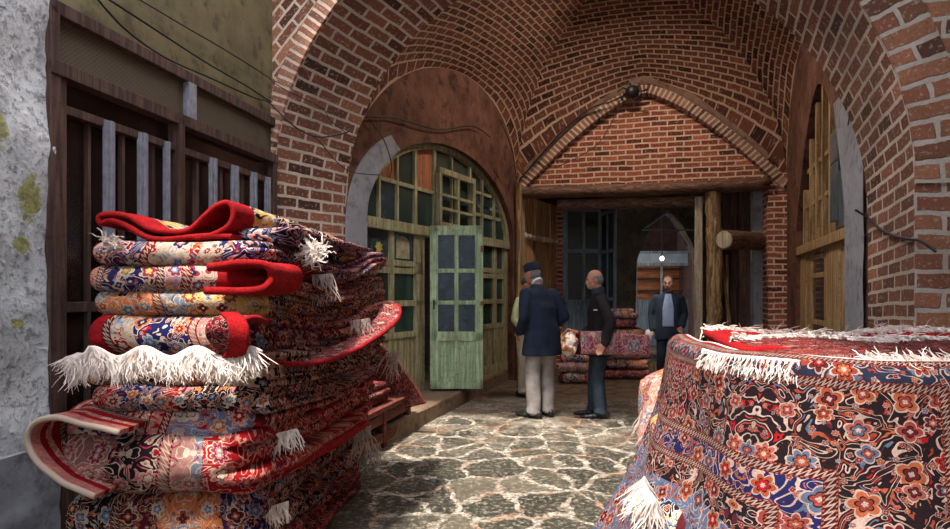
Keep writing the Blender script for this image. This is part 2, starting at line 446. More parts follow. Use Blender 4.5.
# white plaster pier in front of it
mb = MB(); n = 40
P = []
for i in range(n+1):
    row = []
    for j in range(70):
        x = xa+.03-i*.075; z = j*.09
        d = -.03+.04*noise.noise(V(x*2, z*2, 0))+.025*noise.noise(V(x*7, z*7, 3))
        row.append(FL @ V(x, d, z))
    P.append(row)
mb.grid(P)
mb.grid([[FL @ V(xa+.03, .3, j*.09) for j in range(70)], P[0]])
o = mb.build('wall_left_pier', M['plaster_white'], smooth=True); struct(o, 'rough white plaster wall end at the left edge')
# lower darker grey base course
mb = MB(); Q = []
for i in range(n+1):
    Q.append([FL @ V(xa+.035-i*.075, -.075+.02*noise.noise(V(i*.5, j*.6, 1)), .0+j*.0575) for j in range(11)])
mb.grid(Q); mb.grid([[FL @ V(xa+.035, .0, j*.0575) for j in range(11)], Q[0]])
mb.grid([[FL @ V(xa+.035-i*.075, 0, .575), Q[i][-1]] for i in range(n+1)])
o = mb.build('baseboard_left', M['plaster_grey'], smooth=True); struct(o, 'grey cement base course of the white plaster wall')
# ---------- left shop window (structure window_1)
w1 = empty('window_1', FL @ V(xl(160), 0, 0), 'dark brown shop window wall with grey vertical bars', None, None, 'structure')
mb = MB(); wd = M['wood_dark']
def lbar(mb, x0, x1, z0, z1, y0=-.05, y1=.05): mb.box(((x0+x1)/2, (y0+y1)/2, (z0+z1)/2), (abs(x1-x0), y1-y0, z1-z0), FL)
ztop, zmid = 2.95, 2.63
lbar(mb, xa, Llen-.0, ztop-.035, ztop+.04)              # top rail
lbar(mb, xa, Llen-.0, zmid-.05, zmid+.03, -.06)
lbar(mb, xa, xa+.06, .0, ztop)
lbar(mb, Llen-.07, Llen, 0, zmid)
lbar(mb, xl(45), xl(61), 0, zmid, -.04)
lbar(mb, xl(172), xl(178), 0, zmid, -.06)
lbar(mb, xl(61), xl(172), zmid-.24, zmid-.19, -.03)
lbar(mb, xl(178), Llen, zmid-.24, zmid-.19, -.03)
lbar(mb, xa, Llen, .0, .5, -.03)
lbar(mb, xa, Llen, 1.28, 1.34, -.0)
mb.build('window_frame', wd, w1, bevel=.004)
mb = MB(); lbar(mb, xl(183), xl(191), zmid+.02, ztop-.03, -.05); mb.build('transom_post', M['bar'], w1, bevel=.003)
for a, b_, nm in ((44, 183, 'mesh_panel'), (191, 271, 'mesh_panel')):
    mb = MB(); lbar(mb, xl(a), xl(b_), zmid+.02, ztop-.03, 0, .02); mb.build(nm, M['mesh'], w1)
for a, b_ in ((63, 172), (178, 268)):
    mb = MB(); lbar(mb, xl(a), xl(b_), .5, zmid-.05, .03, .036); mb.build('pane', M['pane_dark'], w1)
for a, wpx, col in ((104, 9, 'bar'), (138, 8, 'bar'), (162, 4, 'bar'), (209, 6, 'bar'), (231, 6, 'bar'), (250, 5, 'bar'), (264, 4, 'bar')):
    mb = MB(); x0 = xl(a-wpx/2); x1 = xl(a+wpx/2)
    lbar(mb, x0, x1, .5, zmid-.2, -.05, -.02); lbar(mb, lerp(x0, x1, .3), lerp(x0, x1, .7), .5, zmid-.2, -.062, -.05)
    mb.build('window_bar', M[col], w1, bevel=.003)
for a in (88, 122, 152, 196, 220, 241):
    mb = MB(); lbar(mb, xl(a), xl(a+3), .5, zmid-.2, .0, .03); mb.build('glazing_bar', wd, w1)
# the dark shop behind
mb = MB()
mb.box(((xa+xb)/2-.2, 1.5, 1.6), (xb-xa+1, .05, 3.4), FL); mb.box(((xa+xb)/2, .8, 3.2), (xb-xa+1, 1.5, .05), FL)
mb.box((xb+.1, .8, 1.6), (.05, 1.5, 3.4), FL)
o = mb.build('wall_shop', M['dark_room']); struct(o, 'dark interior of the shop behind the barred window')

# ---------- near front wall, with the big arch; herringbone spandrels
zsL_o, zsR_o = 2.25, 2.12
def arch_line(A, B, z0, z1, n, power=2.0, h=None):
    """points of a half-round arch from A to B"""
    R = (B-A).length/2 if h is None else h; out = []
    for i in range(n+1):
        th = PI*i/n; s = (1-math.cos(th))/2
        out.append(A.lerp(B, s)+V(0, 0, lerp(z0, z1, s)+R*math.sin(th)))
    return out
NA = 96
inner = arch_line(Plf, Prf, 2.25, 2.05, NA)
outer = arch_line(Olf, Orf, zsL_o, zsR_o, NA)
# soffit: from floor up pier, round arch, down pier
def with_legs(A, B, arc):
    n = 20
    return [A+V(0, 0, arc[0].z*i/n) for i in range(n)]+arc+[B+V(0, 0, arc[-1].z*(n-1-i)/n) for i in range(n)]
li, lo = with_legs(Plf, Prf, inner), with_legs(Olf, Orf, outer)
L = [0]
for i in range(1, len(li)):
    L.append(L[-1]+((li[i]-li[i-1]).length+(lo[i]-lo[i-1]).length)/2)
tot = L[-1]
def soffit(i0, i1, mat, name, label):
    mb = MB(); P = []; U = []
    for i in range(i0, i1):
        row = []; ur = []
        W = (li[i]-lo[i]).length
        for j in range(13):
            t = j/12; row.append(lo[i].lerp(li[i], t)); ur.append((t*W, L[i]))
        P.append(row); U.append(ur)
    mb.grid(P, U); o = mb.build(name, mat, smooth=True); return struct(o, label)
mid = len(li)//2
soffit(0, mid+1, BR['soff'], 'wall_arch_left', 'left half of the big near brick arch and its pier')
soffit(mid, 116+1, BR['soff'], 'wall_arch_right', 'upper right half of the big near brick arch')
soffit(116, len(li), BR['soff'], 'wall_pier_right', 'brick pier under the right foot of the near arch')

# front face, left of / above / right of arch
FF = frame(Olf, Orf, V(0, 2, 0)); FFi = FF.inverted()
# frame y must point away from camera
if (FF.to_3x3() @ V(0, 1, 0)).y < 0:
    pass
Wf = (Orf-Olf).length
def ff(x, z, y=0): return FF @ V(x, y, z)
# voussoir ring on the face, then fill
ring = []; 
cen = (outer[0]+outer[-1])/2
def outward(i, d):
    p = FFi @ outer[i]; c_ = FFi @ cen
    v = V(p.x-c_.x, 0, p.z-c_.z).normalized(); return V(p.x+v.x*d, 0, p.z+v.z*d)
def face_ring(i0, i1, wd_, mat, name, label, ub):
    mb = MB(); P = []; U = []; Lr = 0; dp = FF.to_3x3() @ V(0, .05, 0)
    for i in range(i0, i1+1):
        if i > i0: Lr += (outer[i]-outer[i-1]).length
        a = FFi @ outer[i]; b = outward(i, wd_)
        A = FF @ V(a.x, -.03, a.z); B = FF @ V(b.x, -.03, b.z)
        P.append([outer[i], A, B, B+dp]); U.append([(ub-.03, Lr), (ub, Lr), (ub+wd_, Lr), (ub+wd_+.05, Lr)])
    mb.grid(P, U); o = mb.build(name, mat); return struct(o, label)
face_ring(0, NA//2, .17, BR['vous'], 'trim_1', 'ring of narrow header bricks along the left edge of the near arch', .05)
face_ring(NA//2, NA, .3, BR['pier'], 'trim_6', 'ring of large radial bricks along the right edge of the near arch', .02)
# spandrel fill
mb = MB()
Pl = []; Ul = []
def herring(x, z):
    return (x, z)
for i in range(NA+1):
    a = FFi @ outer[i]; zt = 6.2
    row = [ff(a.x, lerp(a.z, zt, j/10)) for j in range(11)]
    Pl.append(row); Ul.append([((FFi @ q).x*.72+q.z*.70, q.z*.72-(FFi @ q).x*.70) for q in row])
mb.grid(Pl, Ul)
o = mb.build('wall_front_left', BR['front']); struct(o, 'herringbone brick spandrel above the near arch')
mb = MB()
P = [[ff(Wf+i*.25, j*.4) for j in range(16)] for i in range(13)]
U = [[(i*.25, j*.4) for j in range(16)] for i in range(13)]
mb.grid(P, U)
o = mb.build('wall_front_right', BR['pier']); struct(o, 'large weathered brick face of the right pier')

# ---------- vault
def ringpt(A, B, zA, zB, apex, pw, s, t, kind):
    """A,B corners; t from wall(0) to crown(1)"""
    pa = A.lerp(Cc, t); pb = B.lerp(Cc, t); p = pa.lerp(pb, s)
    e = math.sqrt(max(0, 1-(1-t)**2))
    ga = lerp(zA, ZC, e); gb = lerp(zB, ZC, e)
    base0 = lerp(zA, zB, .5); m0 = apex-base0
    gm = (ga+gb)/2
    top = lerp(apex, ZC, math.sin(t*PI/2))
    bump_ = max(0, top-gm)
    q = abs(2*s-1)
    f0 = math.sqrt(max(0, 1-q*q)) if kind == 'round' else 1-q**pw
    f1 = 1-q*q
    f = lerp(f0, f1, sst(0, .7, t)*.8)
    return V(p.x, p.y, lerp(ga, gb, s)+bump_*f)
cells = [('left', Plf, Plb, 2.4, 3.2, 4.4, 'round', 2), ('back', Plb, Prb, 3.2, 3.1, 4.68, 'pt', 1.45),
         ('right', Prb, Prf, 3.1, 2.3, 4.72, 'round', 2), ('near', Prf, Plf, 2.05, 2.25, None, 'round', 2)]
TH = .93
for nm, A, B, zA, zB, ap, kind, pw in cells:
    if nm == 'near': ap = (2.05+2.25)/2+(Plf-Prf).length/2
    mb = MB(); P = []; U = []; nt_, ns = 36, 72
    prev = None; vlen = 0
    zA_ = 3.1 if False else zA
    for i in range(nt_+1):
        t = TH*i/nt_
        row = []
        for j in range(ns+1):
            s = (1-math.cos(PI*j/ns))/2
            row.append(ringpt(A, B, zA_, zB, ap, pw, s, t, kind))
        if prev: vlen += (row[ns//2]-prev[ns//2]).length
        # arc length from the middle
        u = [0]*(ns+1)
        for j in range(ns//2+1, ns+1): u[j] = u[j-1]+(row[j]-row[j-1]).length
        for j in range(ns//2-1, -1, -1): u[j] = u[j+1]-(row[j]-row[j+1]).length
        P.append(row); U.append([(x, vlen) for x in u]); prev = row
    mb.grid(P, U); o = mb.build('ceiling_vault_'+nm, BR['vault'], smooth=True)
    struct(o, 'brick vault web above the %s side of the bay' % nm)

# ---------- left door wall (lunette) with arched opening
FD = frame(Plf, Plb, Cc); DL = (Plb-Plf).length
def xd(px): return s_at(Plf, Plb, px)
def zd(px, py): return z_at(Plf, Plb, xd(px), py)
def lun(x, zA, zB, ap, Lw):
    s = max(0, min(1, x/Lw)); return lerp(zA, zB, s)+(ap-(zA+zB)/2)*math.sqrt(max(0, 1-(2*s-1)**2))
dx0, dx1 = xd(365), xd(512); dz0 = 2.2; dh = 1.16
def darch(x, g_=0):
    m_ = (dx0+dx1)/2; h_ = (dx1-dx0)/2+g_
    q = (x-m_)/h_
    return dz0+(dh+g_)*math.sqrt(max(0, 1-q*q)) if abs(q) < 1 else dz0
def wall_with_hole(name, Fm, Lw, lunf, x0, x1, hole, y, mat, label, n=90, uvs=False):
    mb = MB(); P = []
    xs = sorted(set([0, x0-.0001, x0, x1, x1+.0001, Lw]+[Lw*(1-math.cos(PI*i/n))/2 for i in range(n+1)]))
    for x in xs:
        b = hole(x) if x0 <= x <= x1 else 0.0
        t = lunf(x)+.03
        P.append([Fm @ V(x, y, lerp(b, t, j/8)) for j in range(9)])
    mb.grid(P)
    # reveal
    hs = [x for x in xs if x0 <= x <= x1]
    R = [[Fm @ V(x, y, hole(x)), Fm @ V(x, y+.3, hole(x))] for x in hs]
    mb.grid(R)
    for x in (x0, x1): mb.grid([[Fm @ V(x, y, 0), Fm @ V(x, y+.3, 0)], [Fm @ V(x, y, hole(x)), Fm @ V(x, y+.3, hole(x))]])
    o = mb.build(name, mat, planar=lambda p: (p.x+p.y, p.z)); return struct(o, label)
wall_with_hole('wall_side_left', FD, DL, lambda x: lun(x, 2.4, 3.2, 4.4, DL), dx0, dx1, darch, 0, M['plaster_brown'], 'sooty plaster lunette around the arched door')
# grey plaster band round the opening
mb = MB(); P = []
for i in range(61):
    if i < 12: x, z = -.0, i*.18; xi = dx0-.005; zi = z
    else: pass
band = []
N_ = 60
for i in range(13): band.append((dx0-.0, dz0*i/12, 0.004, dz0*i/12))
for i in range(1, N_):
    th = PI*i/N_; x = lerp(dx0, dx1, (1-math.cos(th))/2)
    cx_, hw = (dx0+dx1)/2, (dx1-dx0)/2
    wv = lerp(.19, .09, sst(.2, .5, th/PI))
    band.append((x, darch(x), cx_-(hw+wv*1.6)*math.cos(th), dz0+(dh+wv)*math.sin(th)))
for i in range(13): band.append((dx1, dz0*(12-i)/12, dx1+.12, dz0*(12-i)/12))
def cl(x, z): return max(.004, x), z
outer_b = [(FD @ V(max(.004, b[2]), -.03, b[3])) for b in band]
inner_b = [(FD @ V(b[0], -.03, b[1])) for b in band]
back_b = [(FD @ V(b[0], .06, b[1])) for b in band]
def bandpart(a, b, mat, name, label):
    mb = MB(); mb.grid([[outer_b[i], inner_b[i], back_b[i]] for i in range(a, b)])
    mb.grid([[outer_b[i], FD @ (FD.inverted() @ outer_b[i]+V(0, .03, 0))] for i in range(a, b)])
    o = mb.build(name, mat); struct(o, label)
bandpart(0, 29, M['plaster_grey'], 'trim_2', 'grey plaster band left of the arched door')
bandpart(28, len(band), M['plaster_brown'], 'trim_7', 'brown plaster band over and right of the arched door')

# ---------- the arched wooden door set
d1 = empty('door_1', FD @ V(xd(430), .1, 0), 'arched sage green wooden door front with many small panes', None, None, 'structure')
def dbox(mb, x0, x1, z0, z1, y0=.08, y1=.16): mb.box(((x0+x1)/2, (y0+y1)/2, (z0+z1)/2), (abs(x1-x0), y1-y0, abs(z1-z0)), FD)
def zc_(px, py): return zd(px, py)
# arched rim
mb = MB(); prev = None; P = []
for i in range(61):
    th = PI*i/60; hw = (dx1-dx0)/2; cx_ = (dx0+dx1)/2
    po = (cx_-hw*math.cos(th), dz0+dh*math.sin(th)); pi_ = (cx_-(hw-.09)*math.cos(th), dz0+(dh-.07)*math.sin(th))
    P.append([FD @ V(po[0], .05, po[1]), FD @ V(pi_[0], .05, pi_[1]), FD @ V(pi_[0], .18, pi_[1])])
mb.grid(P)
dbox(mb, dx0, dx1, dz0-.07, dz0+.05, .04, .18)
mb.build('arched_frame', M['wood_sage'], d1)
# stiles
mb = MB()
for a, b_ in ((365, 371), (396, 400), (421, 430), (483, 488), (498.5, 501.5), (508.5, 512)):
    dbox(mb, xd(a), xd(b_), .18, dz0-.05)
for z in (1.76, 1.67+.0, 1.28, .9):
    dbox(mb, xd(368), xd(428), z-.035, z+.035)
    dbox(mb, xd(485), xd(512), z-.035, z+.035)
dbox(mb, xd(368), xd(428), .16, .3, .07); dbox(mb, xd(485), xd(512), .16, .3, .07)
mb.build('side_light_frame', M['wood_sage'], d1, bevel=.004)
# lower plank panels
for a, b_ in ((371, 396), (400, 421), (488, 498), (501, 509)):
    mb = MB(); x0, x1 = xd(a), xd(b_); k = 4
    for i in range(k): dbox(mb, lerp(x0, x1, i/k)+.006, lerp(x0, x1, (i+1)/k)-.006, .28, .88, .1, .13)
    mb.build('plank_panel', M['wood_sage'], d1)
for a, b_ in ((371, 396), (400, 421), (488, 498.5), (501.5, 509)):
    for z0, z1, q in ((.93, 1.25, 0), (1.31, 1.64, 1), (1.79, 2.14, 2)):
        mb = MB(); dbox(mb, xd(a), xd(b_), z0-.02, z1+.02, .115, .122)
        mb.build('pane', M['pane_blue' if q == 2 else 'pane_green'], d1)
# paper posters behind the upper panes
gm = pane_mat('stained_paper', (.5, .42, .26), .6)
mb = MB(); x0, x1 = xd(404), xd(417)
pts = [(x0, 1.82), (x1, 1.82), (x1, 2.02)]+[(lerp(x0, x1, .5+.5*math.cos(PI*i/10)), 2.02+.07*math.sin(PI*i/10)) for i in range(1, 10)]+[(x0, 2.02)]
mb.prism(pts, FD, .112, .114); mb.build('paper_sheet', gm, d1)
mb = MB(); x0, x1 = (xd(383), xd(391)); cxp = (x0+x1)/2
mb.prism([(cxp+.06*math.cos(2*PI*i/14)*(1.25 if i % 2 else .8), 1.93+.06*math.sin(2*PI*i/14)*(1.25 if i % 2 else .8)) for i in range(14)], FD, .112, .114)
mb.build('yellow_sticker', plain('dull_yellow_paper', (.45, .4, .06), .6), d1)
# fan of upper panes
mul = [385, 403, 421, 440, 457, 475, 487, 499]
for a in mul:
    mb = MB(); x = xd(a); w = .05 if a in (421, 440, 475) else .032
    dbox(mb, x-w/2, x+w/2, dz0+.03, darch(x)-.04, .07, .15); mb.build('mullion', M['wood_sage'], d1)
mb = MB(); dbox(mb, xd(374), xd(440), 2.69, 2.735, .08, .14); dbox(mb, xd(475), xd(505), 2.55, 2.6, .08, .14); dbox(mb, xd(475), xd(496), 2.88, 2.92, .08, .14)
mb.build('fan_rail', M['wood_sage'], d1)
cols = [365]+mul+[512]
for i in range(len(cols)-1):
    x0, x1 = xd(cols[i])+.01, xd(cols[i+1])-.01
    for zz0, zz1, lo_ in ((dz0+.05, 2.69, True), (2.735, 9, False)):
        pts = [(x0, zz0)]; 
        if min(darch(x0), darch(x1)) < zz0+.05 and max(darch(x0), darch(x1)) < zz0+.15: continue
        pts = [(lerp(x0, x1, k/6), zz0) for k in range(7)]+[(lerp(x1, x0, k/6), max(zz0+.01, min(zz1, darch(lerp(x1, x0, k/6))-.06))) for k in range(7)]
        mt = M['pane_green'] if (i*2+lo_) % 3 else M['pane_blue']
        nm = 'pane'
        if (i == 3 and not lo_): mt = M['panel_orange']; nm = 'plywood_panel'
        if (i == 1 and not lo_): mt = M['panel_orange']; nm = 'plywood_panel'
        mb = MB(); mb.prism(pts, FD, .11, .118); mb.build(nm, mt, d1)
# raised casement in the fan
mb = MB(); x0, x1 = xd(440), xd(476); za, zb = 2.27, 3.05
for a, b_, c_, d_ in ((x0, x0+.06, za, zb), (x1-.07, x1, za, zb-.05), ((x0+x1)/2-.03, (x0+x1)/2+.03, za, zb), (x0, x1, za, za+.07), (x0, x1, zb-.08, zb), (x0, x1, 2.5, 2.54), (x0, x1, 2.68, 2.72)):
    dbox(mb, a, b_, c_, d_, .0, .06)
mb.build('casement', M['wood_sage'], d1, bevel=.004)
# the pale open leaf
A = V(-.565, 7.52, 0); B = A+V(.665, .02, 0); FLf = frame(A, B, V(0, 0, 0))
lf = empty('door_leaf', V(0, 0, 0)); lf.parent = d1; lf.location = A-parent_world(d1)
Hh, W_, zb = 2.05, .665, .2
def lbx(mb, x0, x1, z0, z1, y0=0, y1=.045): mb.box(((x0+x1)/2, (y0+y1)/2, (z0+z1)/2), (x1-x0, y1-y0, z1-z0), FLf)
mb = MB()
for a, b_ in ((0, .1), (W_/2-.025, W_/2+.025), (W_-.1, W_)): lbx(mb, a, b_, zb, zb+Hh)
for z0, z1 in ((0, .09), (.6, .72), (1.06, 1.11), (1.46, 1.51), (1.93, 2.05)): lbx(mb, 0.0, W_, zb+z0, zb+z1)
lbx(mb, W_-.1, W_-.085, zb+.1, zb+1.9, -.012, 0)
mb.build('leaf_frame', M['wood_mint'], lf, bevel=.005)
for a, b_ in ((.1, W_/2-.025), (W_/2+.025, W_-.1)):
    mb = MB(); lbx(mb, a, b_, zb+.09, zb+.6, .02, .035); lbx(mb, a+.04, b_-.04, zb+.14, zb+.55, .008, .022)
    mb.build('leaf_panel', M['wood_mint'], lf, bevel=.004)
    for z0, z1 in ((.72, 1.06), (1.11, 1.46), (1.51, 1.93)):
        mb = MB(); lbx(mb, a, b_, zb+z0, zb+z1, .02, .026); mb.build('pane', M['pane_blue'], lf)
mb = MB(); mb.tube([FLf @ V(.05, -.03, zb+1.0), FLf @ V(.05, -.03, zb+1.12)], .01); mb.build('handle', M['black'], lf)
mb = MB(); lbx(mb, W_-.03, W_+.01, zb+1.72, zb+1.8, -.02, .05); lbx(mb, W_-.03, W_+.01, zb+1.05, zb+1.1, -.02, .05); mb.build('hinge', plain('rusty_iron', (.2, .07, .03)), lf)
# blue vase seen in the lower pane
mb = MB(); rr = [.03, .06, .075, .07, .05, .03, .035]
vc = V(-.25, 7.75, .96)
mb.tube([vc+V(0, 0, i*.045) for i in range(7)], rr, 14)
o = mb.build('vase', plain('blue_white_porcelain', (.2, .3, .5), .2, .6, .7, 40), None, smooth=True); tag(o, 'blue and white vase behind the lower pane of the mint door', 'vase')
mb = MB(); mb.box((vc.x, vc.y, .945), (.5, .3, .03)); mb.box((vc.x, vc.y, .56), (.46, .26, .74))
o = mb.build('display_cabinet', M['wood_dark']); tag(o, 'dark cabinet carrying the vase behind the mint door', 'cabinet')
# dark room behind
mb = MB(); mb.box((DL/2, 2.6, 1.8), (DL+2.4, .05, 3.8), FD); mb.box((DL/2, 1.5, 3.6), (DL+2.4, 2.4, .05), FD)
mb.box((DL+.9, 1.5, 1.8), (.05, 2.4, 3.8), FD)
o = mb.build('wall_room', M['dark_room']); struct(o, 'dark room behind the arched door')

# step
mb = MB()
cA, cB, cD = V(-1.02, 4.9, 0), V(-.49, 6.57, 0), V(.52, 9.74, 0)
wl = [Olf+V(-.1, -.6, 0), Plf+V(.0, .1, 0), Plb+V(-.05, .05, 0)]
top = [cA, cB, cD]; zS = .17
P = []
seg = 40
pts = []
for i in range(seg+1):
    t = i/seg*2; a = top[int(min(1, t//1))]; b = top[int(min(1, t//1))+1]; f = t-min(1, t//1)
    w_ = wl[int(min(1, t//1))].lerp(wl[int(min(1, t//1))+1], f)
    c = a.lerp(b, f); jit = .02*noise.noise(c*4)
    P.append([c+V(.02+jit, 0, 0), c+V(jit, 0, zS-.02+jit), c+V(-.03+jit, .0, zS+jit*.6)]+[c.lerp(w_, k/5)+V(0, 0, zS) for k in range(1, 6)])
mb.grid(P)
g = plaster_mat('worn_step_stone', (.2, .13, .08), (.34, .25, .17), (.1, .06, .04), 12, .8, None, .02)
o = mb.build('floor_step', g, smooth=False); struct(o, 'worn stone step in front of the arched door')

# ---------- back wall
FB = frame(Plb, Prb, Cc); BL_ = (Prb-Plb).length
def xb_(px): return s_at(Plb, Prb, px)
def zb_(px, py): return z_at(Plb, Prb, xb_(px), py)
def lunb(x):
    s = max(0, min(1, x/BL_)); return lerp(3.2, 3.1, s)+(4.68-3.15)*(1-abs(2*s-1)**1.45)
mb = MB(); P = []; U = []
zl0 = 3.03
for i in range(81):
    x = BL_*i/80
    P.append([FB @ V(x, .06, lerp(zl0, max(zl0, lunb(x)+.03), j/12)) for j in range(13)])
    U.append([(x, lerp(zl0, max(zl0, lunb(x)+.03), j/12)) for j in range(13)])
mb.grid(P, U)
# brick jamb at the right corner
x0, x1 = xb_(768), BL_
for (xa_, xb2, ya, yb) in ((x0, x1, -.02, -.02), (x0, x0, -.02, .5)):
    PP = [[FB @ V(lerp(xa_, xb2, i/4), lerp(ya, yb, i/4), j*.2) for j in range(17)] for i in range(5)]
    UU = [[(lerp(xa_, xb2, i/4)+lerp(ya, yb, i/4), j*.2) for j in range(17)] for i in range(5)]
    mb.grid(PP, UU)
o = mb.build('wall_back', BR['tymp']); struct(o, 'red brick tympanum under the pointed arch at the back')
# pointed voussoir arch
mb = MB(); P = []; U = []; l_ = 0; pp = None
for i in range(121):
    x = BL_*i/120; q = FB @ V(x, 0, lunb(x))
    dz = (lunb(min(BL_, x+.01))-lunb(max(0, x-.01)))/.02; nrm = V(dz, 0, -1).normalized()   # inward
    if pp is not None: l_ += (q-pp).length
    pp = q; w = .15; z = lunb(x)-.0
    a = V(x, -.09, z-.02); b = V(x+nrm.x*w, -.09, z+nrm.z*w)
    P.append([FB @ V(a.x, .05, a.z), FB @ a, FB @ b, FB @ V(b.x, .07, b.z)]); U.append([(.0, l_), (.05, l_), (.25, l_), (.35, l_)])
mb.grid(P, U); o = mb.build('trim_3', BR['vous']); struct(o, 'narrow band of pale header bricks along the pointed arch')
# pale plaster smear over the arch
mb = MB(); P = []
for i in range(40):
    x = lerp(.15, BL_*.93, i/39); z = lunb(x)
    w = .05+.06*max(0, noise.noise(V(x*2.3, 0, 5))+.35)
    t = .03
    P.append([FB @ V(x, -.10, z-.01), FB @ V(x, -.13-.02*noise.noise(V(x*6, 1, 0)), z+w*.3), FB @ V(x, -.16, z+w)])
mb.grid(P); o = mb.build('trim_4', M['plaster_cap'], smooth=True); struct(o, 'pinkish mortar smeared above the pointed arch')

# timber lintels
def log(name, pts, r, mat, label, cat, seg=14, flat=1, nz=.12):
    mb = MB(); n = len(pts)
    m2 = 24; cur = []
    for i in range(m2+1):
        t = i/m2*(n-1); k = min(n-2, int(t)); cur.append(Vector(pts[k]).lerp(Vector(pts[k+1]), t-k))
    mb.tube(cur, r, seg, True, 0, flat)
    for q in range(len(mb.v)):
        p = mb.v[q]; mb.v[q] = p+V(noise.noise(p*6), noise.noise(p*6+V(9, 0, 0)), noise.noise(p*6+V(0, 9, 0)))*r*nz
    o = mb.build(name, mat, smooth=True); tag(o, label, cat); return o
log('lintel_beam', [FB @ V(-.02, -.02, 3.06), FB @ V(BL_*.5, -.04, 3.03), FB @ V(xb_(768), -.02, 3.05)], .13, M['wood_dark_x'], 'long rough timber lintel right under the brick tympanum', 'beam', flat=.75)
log('lintel_beam', [FB @ V(xb_(556), .25, 2.88), FB @ V(xb_(712), .3, 2.86)], .085, M['wood_dark_x'], 'shorter thinner beam beneath the long timber lintel', 'beam')

# plank jamb on the left (continues the door side)
A = Plb+V(.02, .02, 0); B = V(1.55, 11.35, 0); FP = frame(A, B, V(4, 9, 0)); PL = (B-A).length
pj = empty('plank_partition', A+V(.1, .1, 0), 'rough orange brown plank partition with a row of round studs', 'partition')
mb = MB(); k = 5
for i in range(k):
    a, b_ = PL*i/k, PL*(i+1)/k
    mb.box(((a+b_)/2, .02+.01*(i % 2), 1.53), (b_-a-.012, .06, 3.06), FP)
mb.build('plank', M['wood_plank'], pj, bevel=.006)
for i in range(8):
    mb = MB(); mb.ell((.18+i*(PL-.35)/7, -.05, 2.37), (.055, .055, .055), FP, 12, 8); mb.build('stud', M['wood_cream'], pj, smooth=True)
mb = MB(); mb.box((.08, -.03, 1.5), (.09, .08, 3.0), FP); mb.build('corner_post', M['wood_cream'], pj, bevel=.01)
log('wooden_post', [FD @ V(DL-.1, -.09, 0.0), FD @ V(DL-.1, -.09, 2.2), FD @ V(DL-.1, -.07, 3.25)], .06, M['wood_post'], 'slim weathered post right of the arched door', 'post')
# brick strip jamb
mb = MB(); A2 = V(1.50, 11.32, 0)
P = [[V(1.53+i*.12, 11.3, j*.25) for j in range(13)] for i in range(2)]; U = [[(i*.12, j*.25) for j in range(13)] for i in range(2)]
mb.grid(P, U); o = mb.build('wall_jamb', BR['tymp']); struct(o, 'thin brick strip beside the blue shop front')
# blue-grey shop front at Y 11.3
w3 = empty('window_2', V(2.1, 11.3, 0), 'blue grey painted shop front with tall panes at the back left', None, None, 'structure')
Y3 = 11.28
def X3(px, Y=Y3): return (px-CX)/F*Y
def Z3(py, Y=Y3): return CZ+(HY-py)*Y/F
def ybox(mb, px0, px1, py0, py1, Y=Y3, d=.06, yo=0):
    x0, x1, z0, z1 = X3(px0, Y), X3(px1, Y), Z3(py0, Y), Z3(py1, Y)
    mb.box(((x0+x1)/2, Y+yo, (z0+z1)/2), (abs(x1-x0), d, abs(z0-z1)))
mb = MB()
for a, b_ in ((563, 567.5), (582, 585), (598, 600.5)): ybox(mb, a, b_, 210, 368)
ybox(mb, 563, 600, 207, 212); ybox(mb, 563, 600, 249, 253); ybox(mb, 563, 600, 300, 305); ybox(mb, 563, 600, 355, 368)
mb.build('window_frame', M['blueframe'], w3, bevel=.004)
mb = MB(); ybox(mb, 567, 598, 305, 355, d=.03); mb.build('lower_panel', M['blueframe'], w3)
for a, b_ in ((567, 582), (585, 598)):
    for c_, d_ in ((212, 249), (253, 300)):
        mb = MB(); ybox(mb, a, b_, c_, d_, d=.008); mb.build('pane', M['pane_green'], w3)
# opened leaf
A = V(X3(600), Y3-.03, 0); B = A+V(.16, -.55, 0)
FQ = frame(A, B, V(5, 9, 0)); LQ = (B-A).length
mb = MB()
def qb(x0, x1, z0, z1, y0=-.02, y1=.02): mb.box(((x0+x1)/2, 0, (z0+z1)/2), (x1-x0, y1-y0, z1-z0), FQ)
for a, b_ in ((0, .05), (LQ/2-.02, LQ/2+.02), (LQ-.05, LQ)): qb(a, b_, .05, 2.92)
for z in (.05, .45, 1.28, 2.15, 2.86): qb(0, LQ, z, z+.06)
mb.build('open_leaf', M['blueframe'], w3)
mb = MB(); qb(.05, LQ-.05, .5, 2.86, -.004, .004); mb.build('pane', M['pane_blue'], w3)

# deep passage: side, arch wall, far shop
Y4 = 13.6
mb = MB(); P = []
aw0, aw1 = X3(636, Y4), X3(700, Y4)
def aw(x):
    q = (x-(aw0+aw1)/2)/((aw1-aw0)/2)
    return Z3(262, Y4)+(Z3(212, Y4)-Z3(262, Y4))*(1-abs(q)**1.6) if abs(q) < 1 else 0
for i in range(61):
    x = lerp(X3(600, Y4), X3(730, Y4), i/60); P.append([V(x, Y4, lerp(aw(x), 4.2, j/4)) for j in range(5)])
mb.grid(P); mb.grid([[V(x, Y4, aw(x)), V(x, Y4+.4, aw(x))] for x in [lerp(aw0, aw1, i/40) for i in range(41)]])
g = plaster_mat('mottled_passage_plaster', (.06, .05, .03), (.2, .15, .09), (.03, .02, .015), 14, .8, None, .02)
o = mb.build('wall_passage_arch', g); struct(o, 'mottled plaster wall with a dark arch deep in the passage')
mb = MB()
mb.add([V(1.6, 11.35, 0), V(2.45, 11.35, 0), V(2.45, Y4+.1, 0), V(2.45, 11.35, 4.2), V(1.6, 11.35, 4.2), V(2.45, Y4+.1, 4.2)], [(1, 2, 5, 3)])
mb.add([V(-.6, 11.9, 0), V(2.45, 11.9, 0), V(2.45, 11.9, 4.4), V(-.6, 11.9, 4.4)], [(0, 1, 2, 3)])
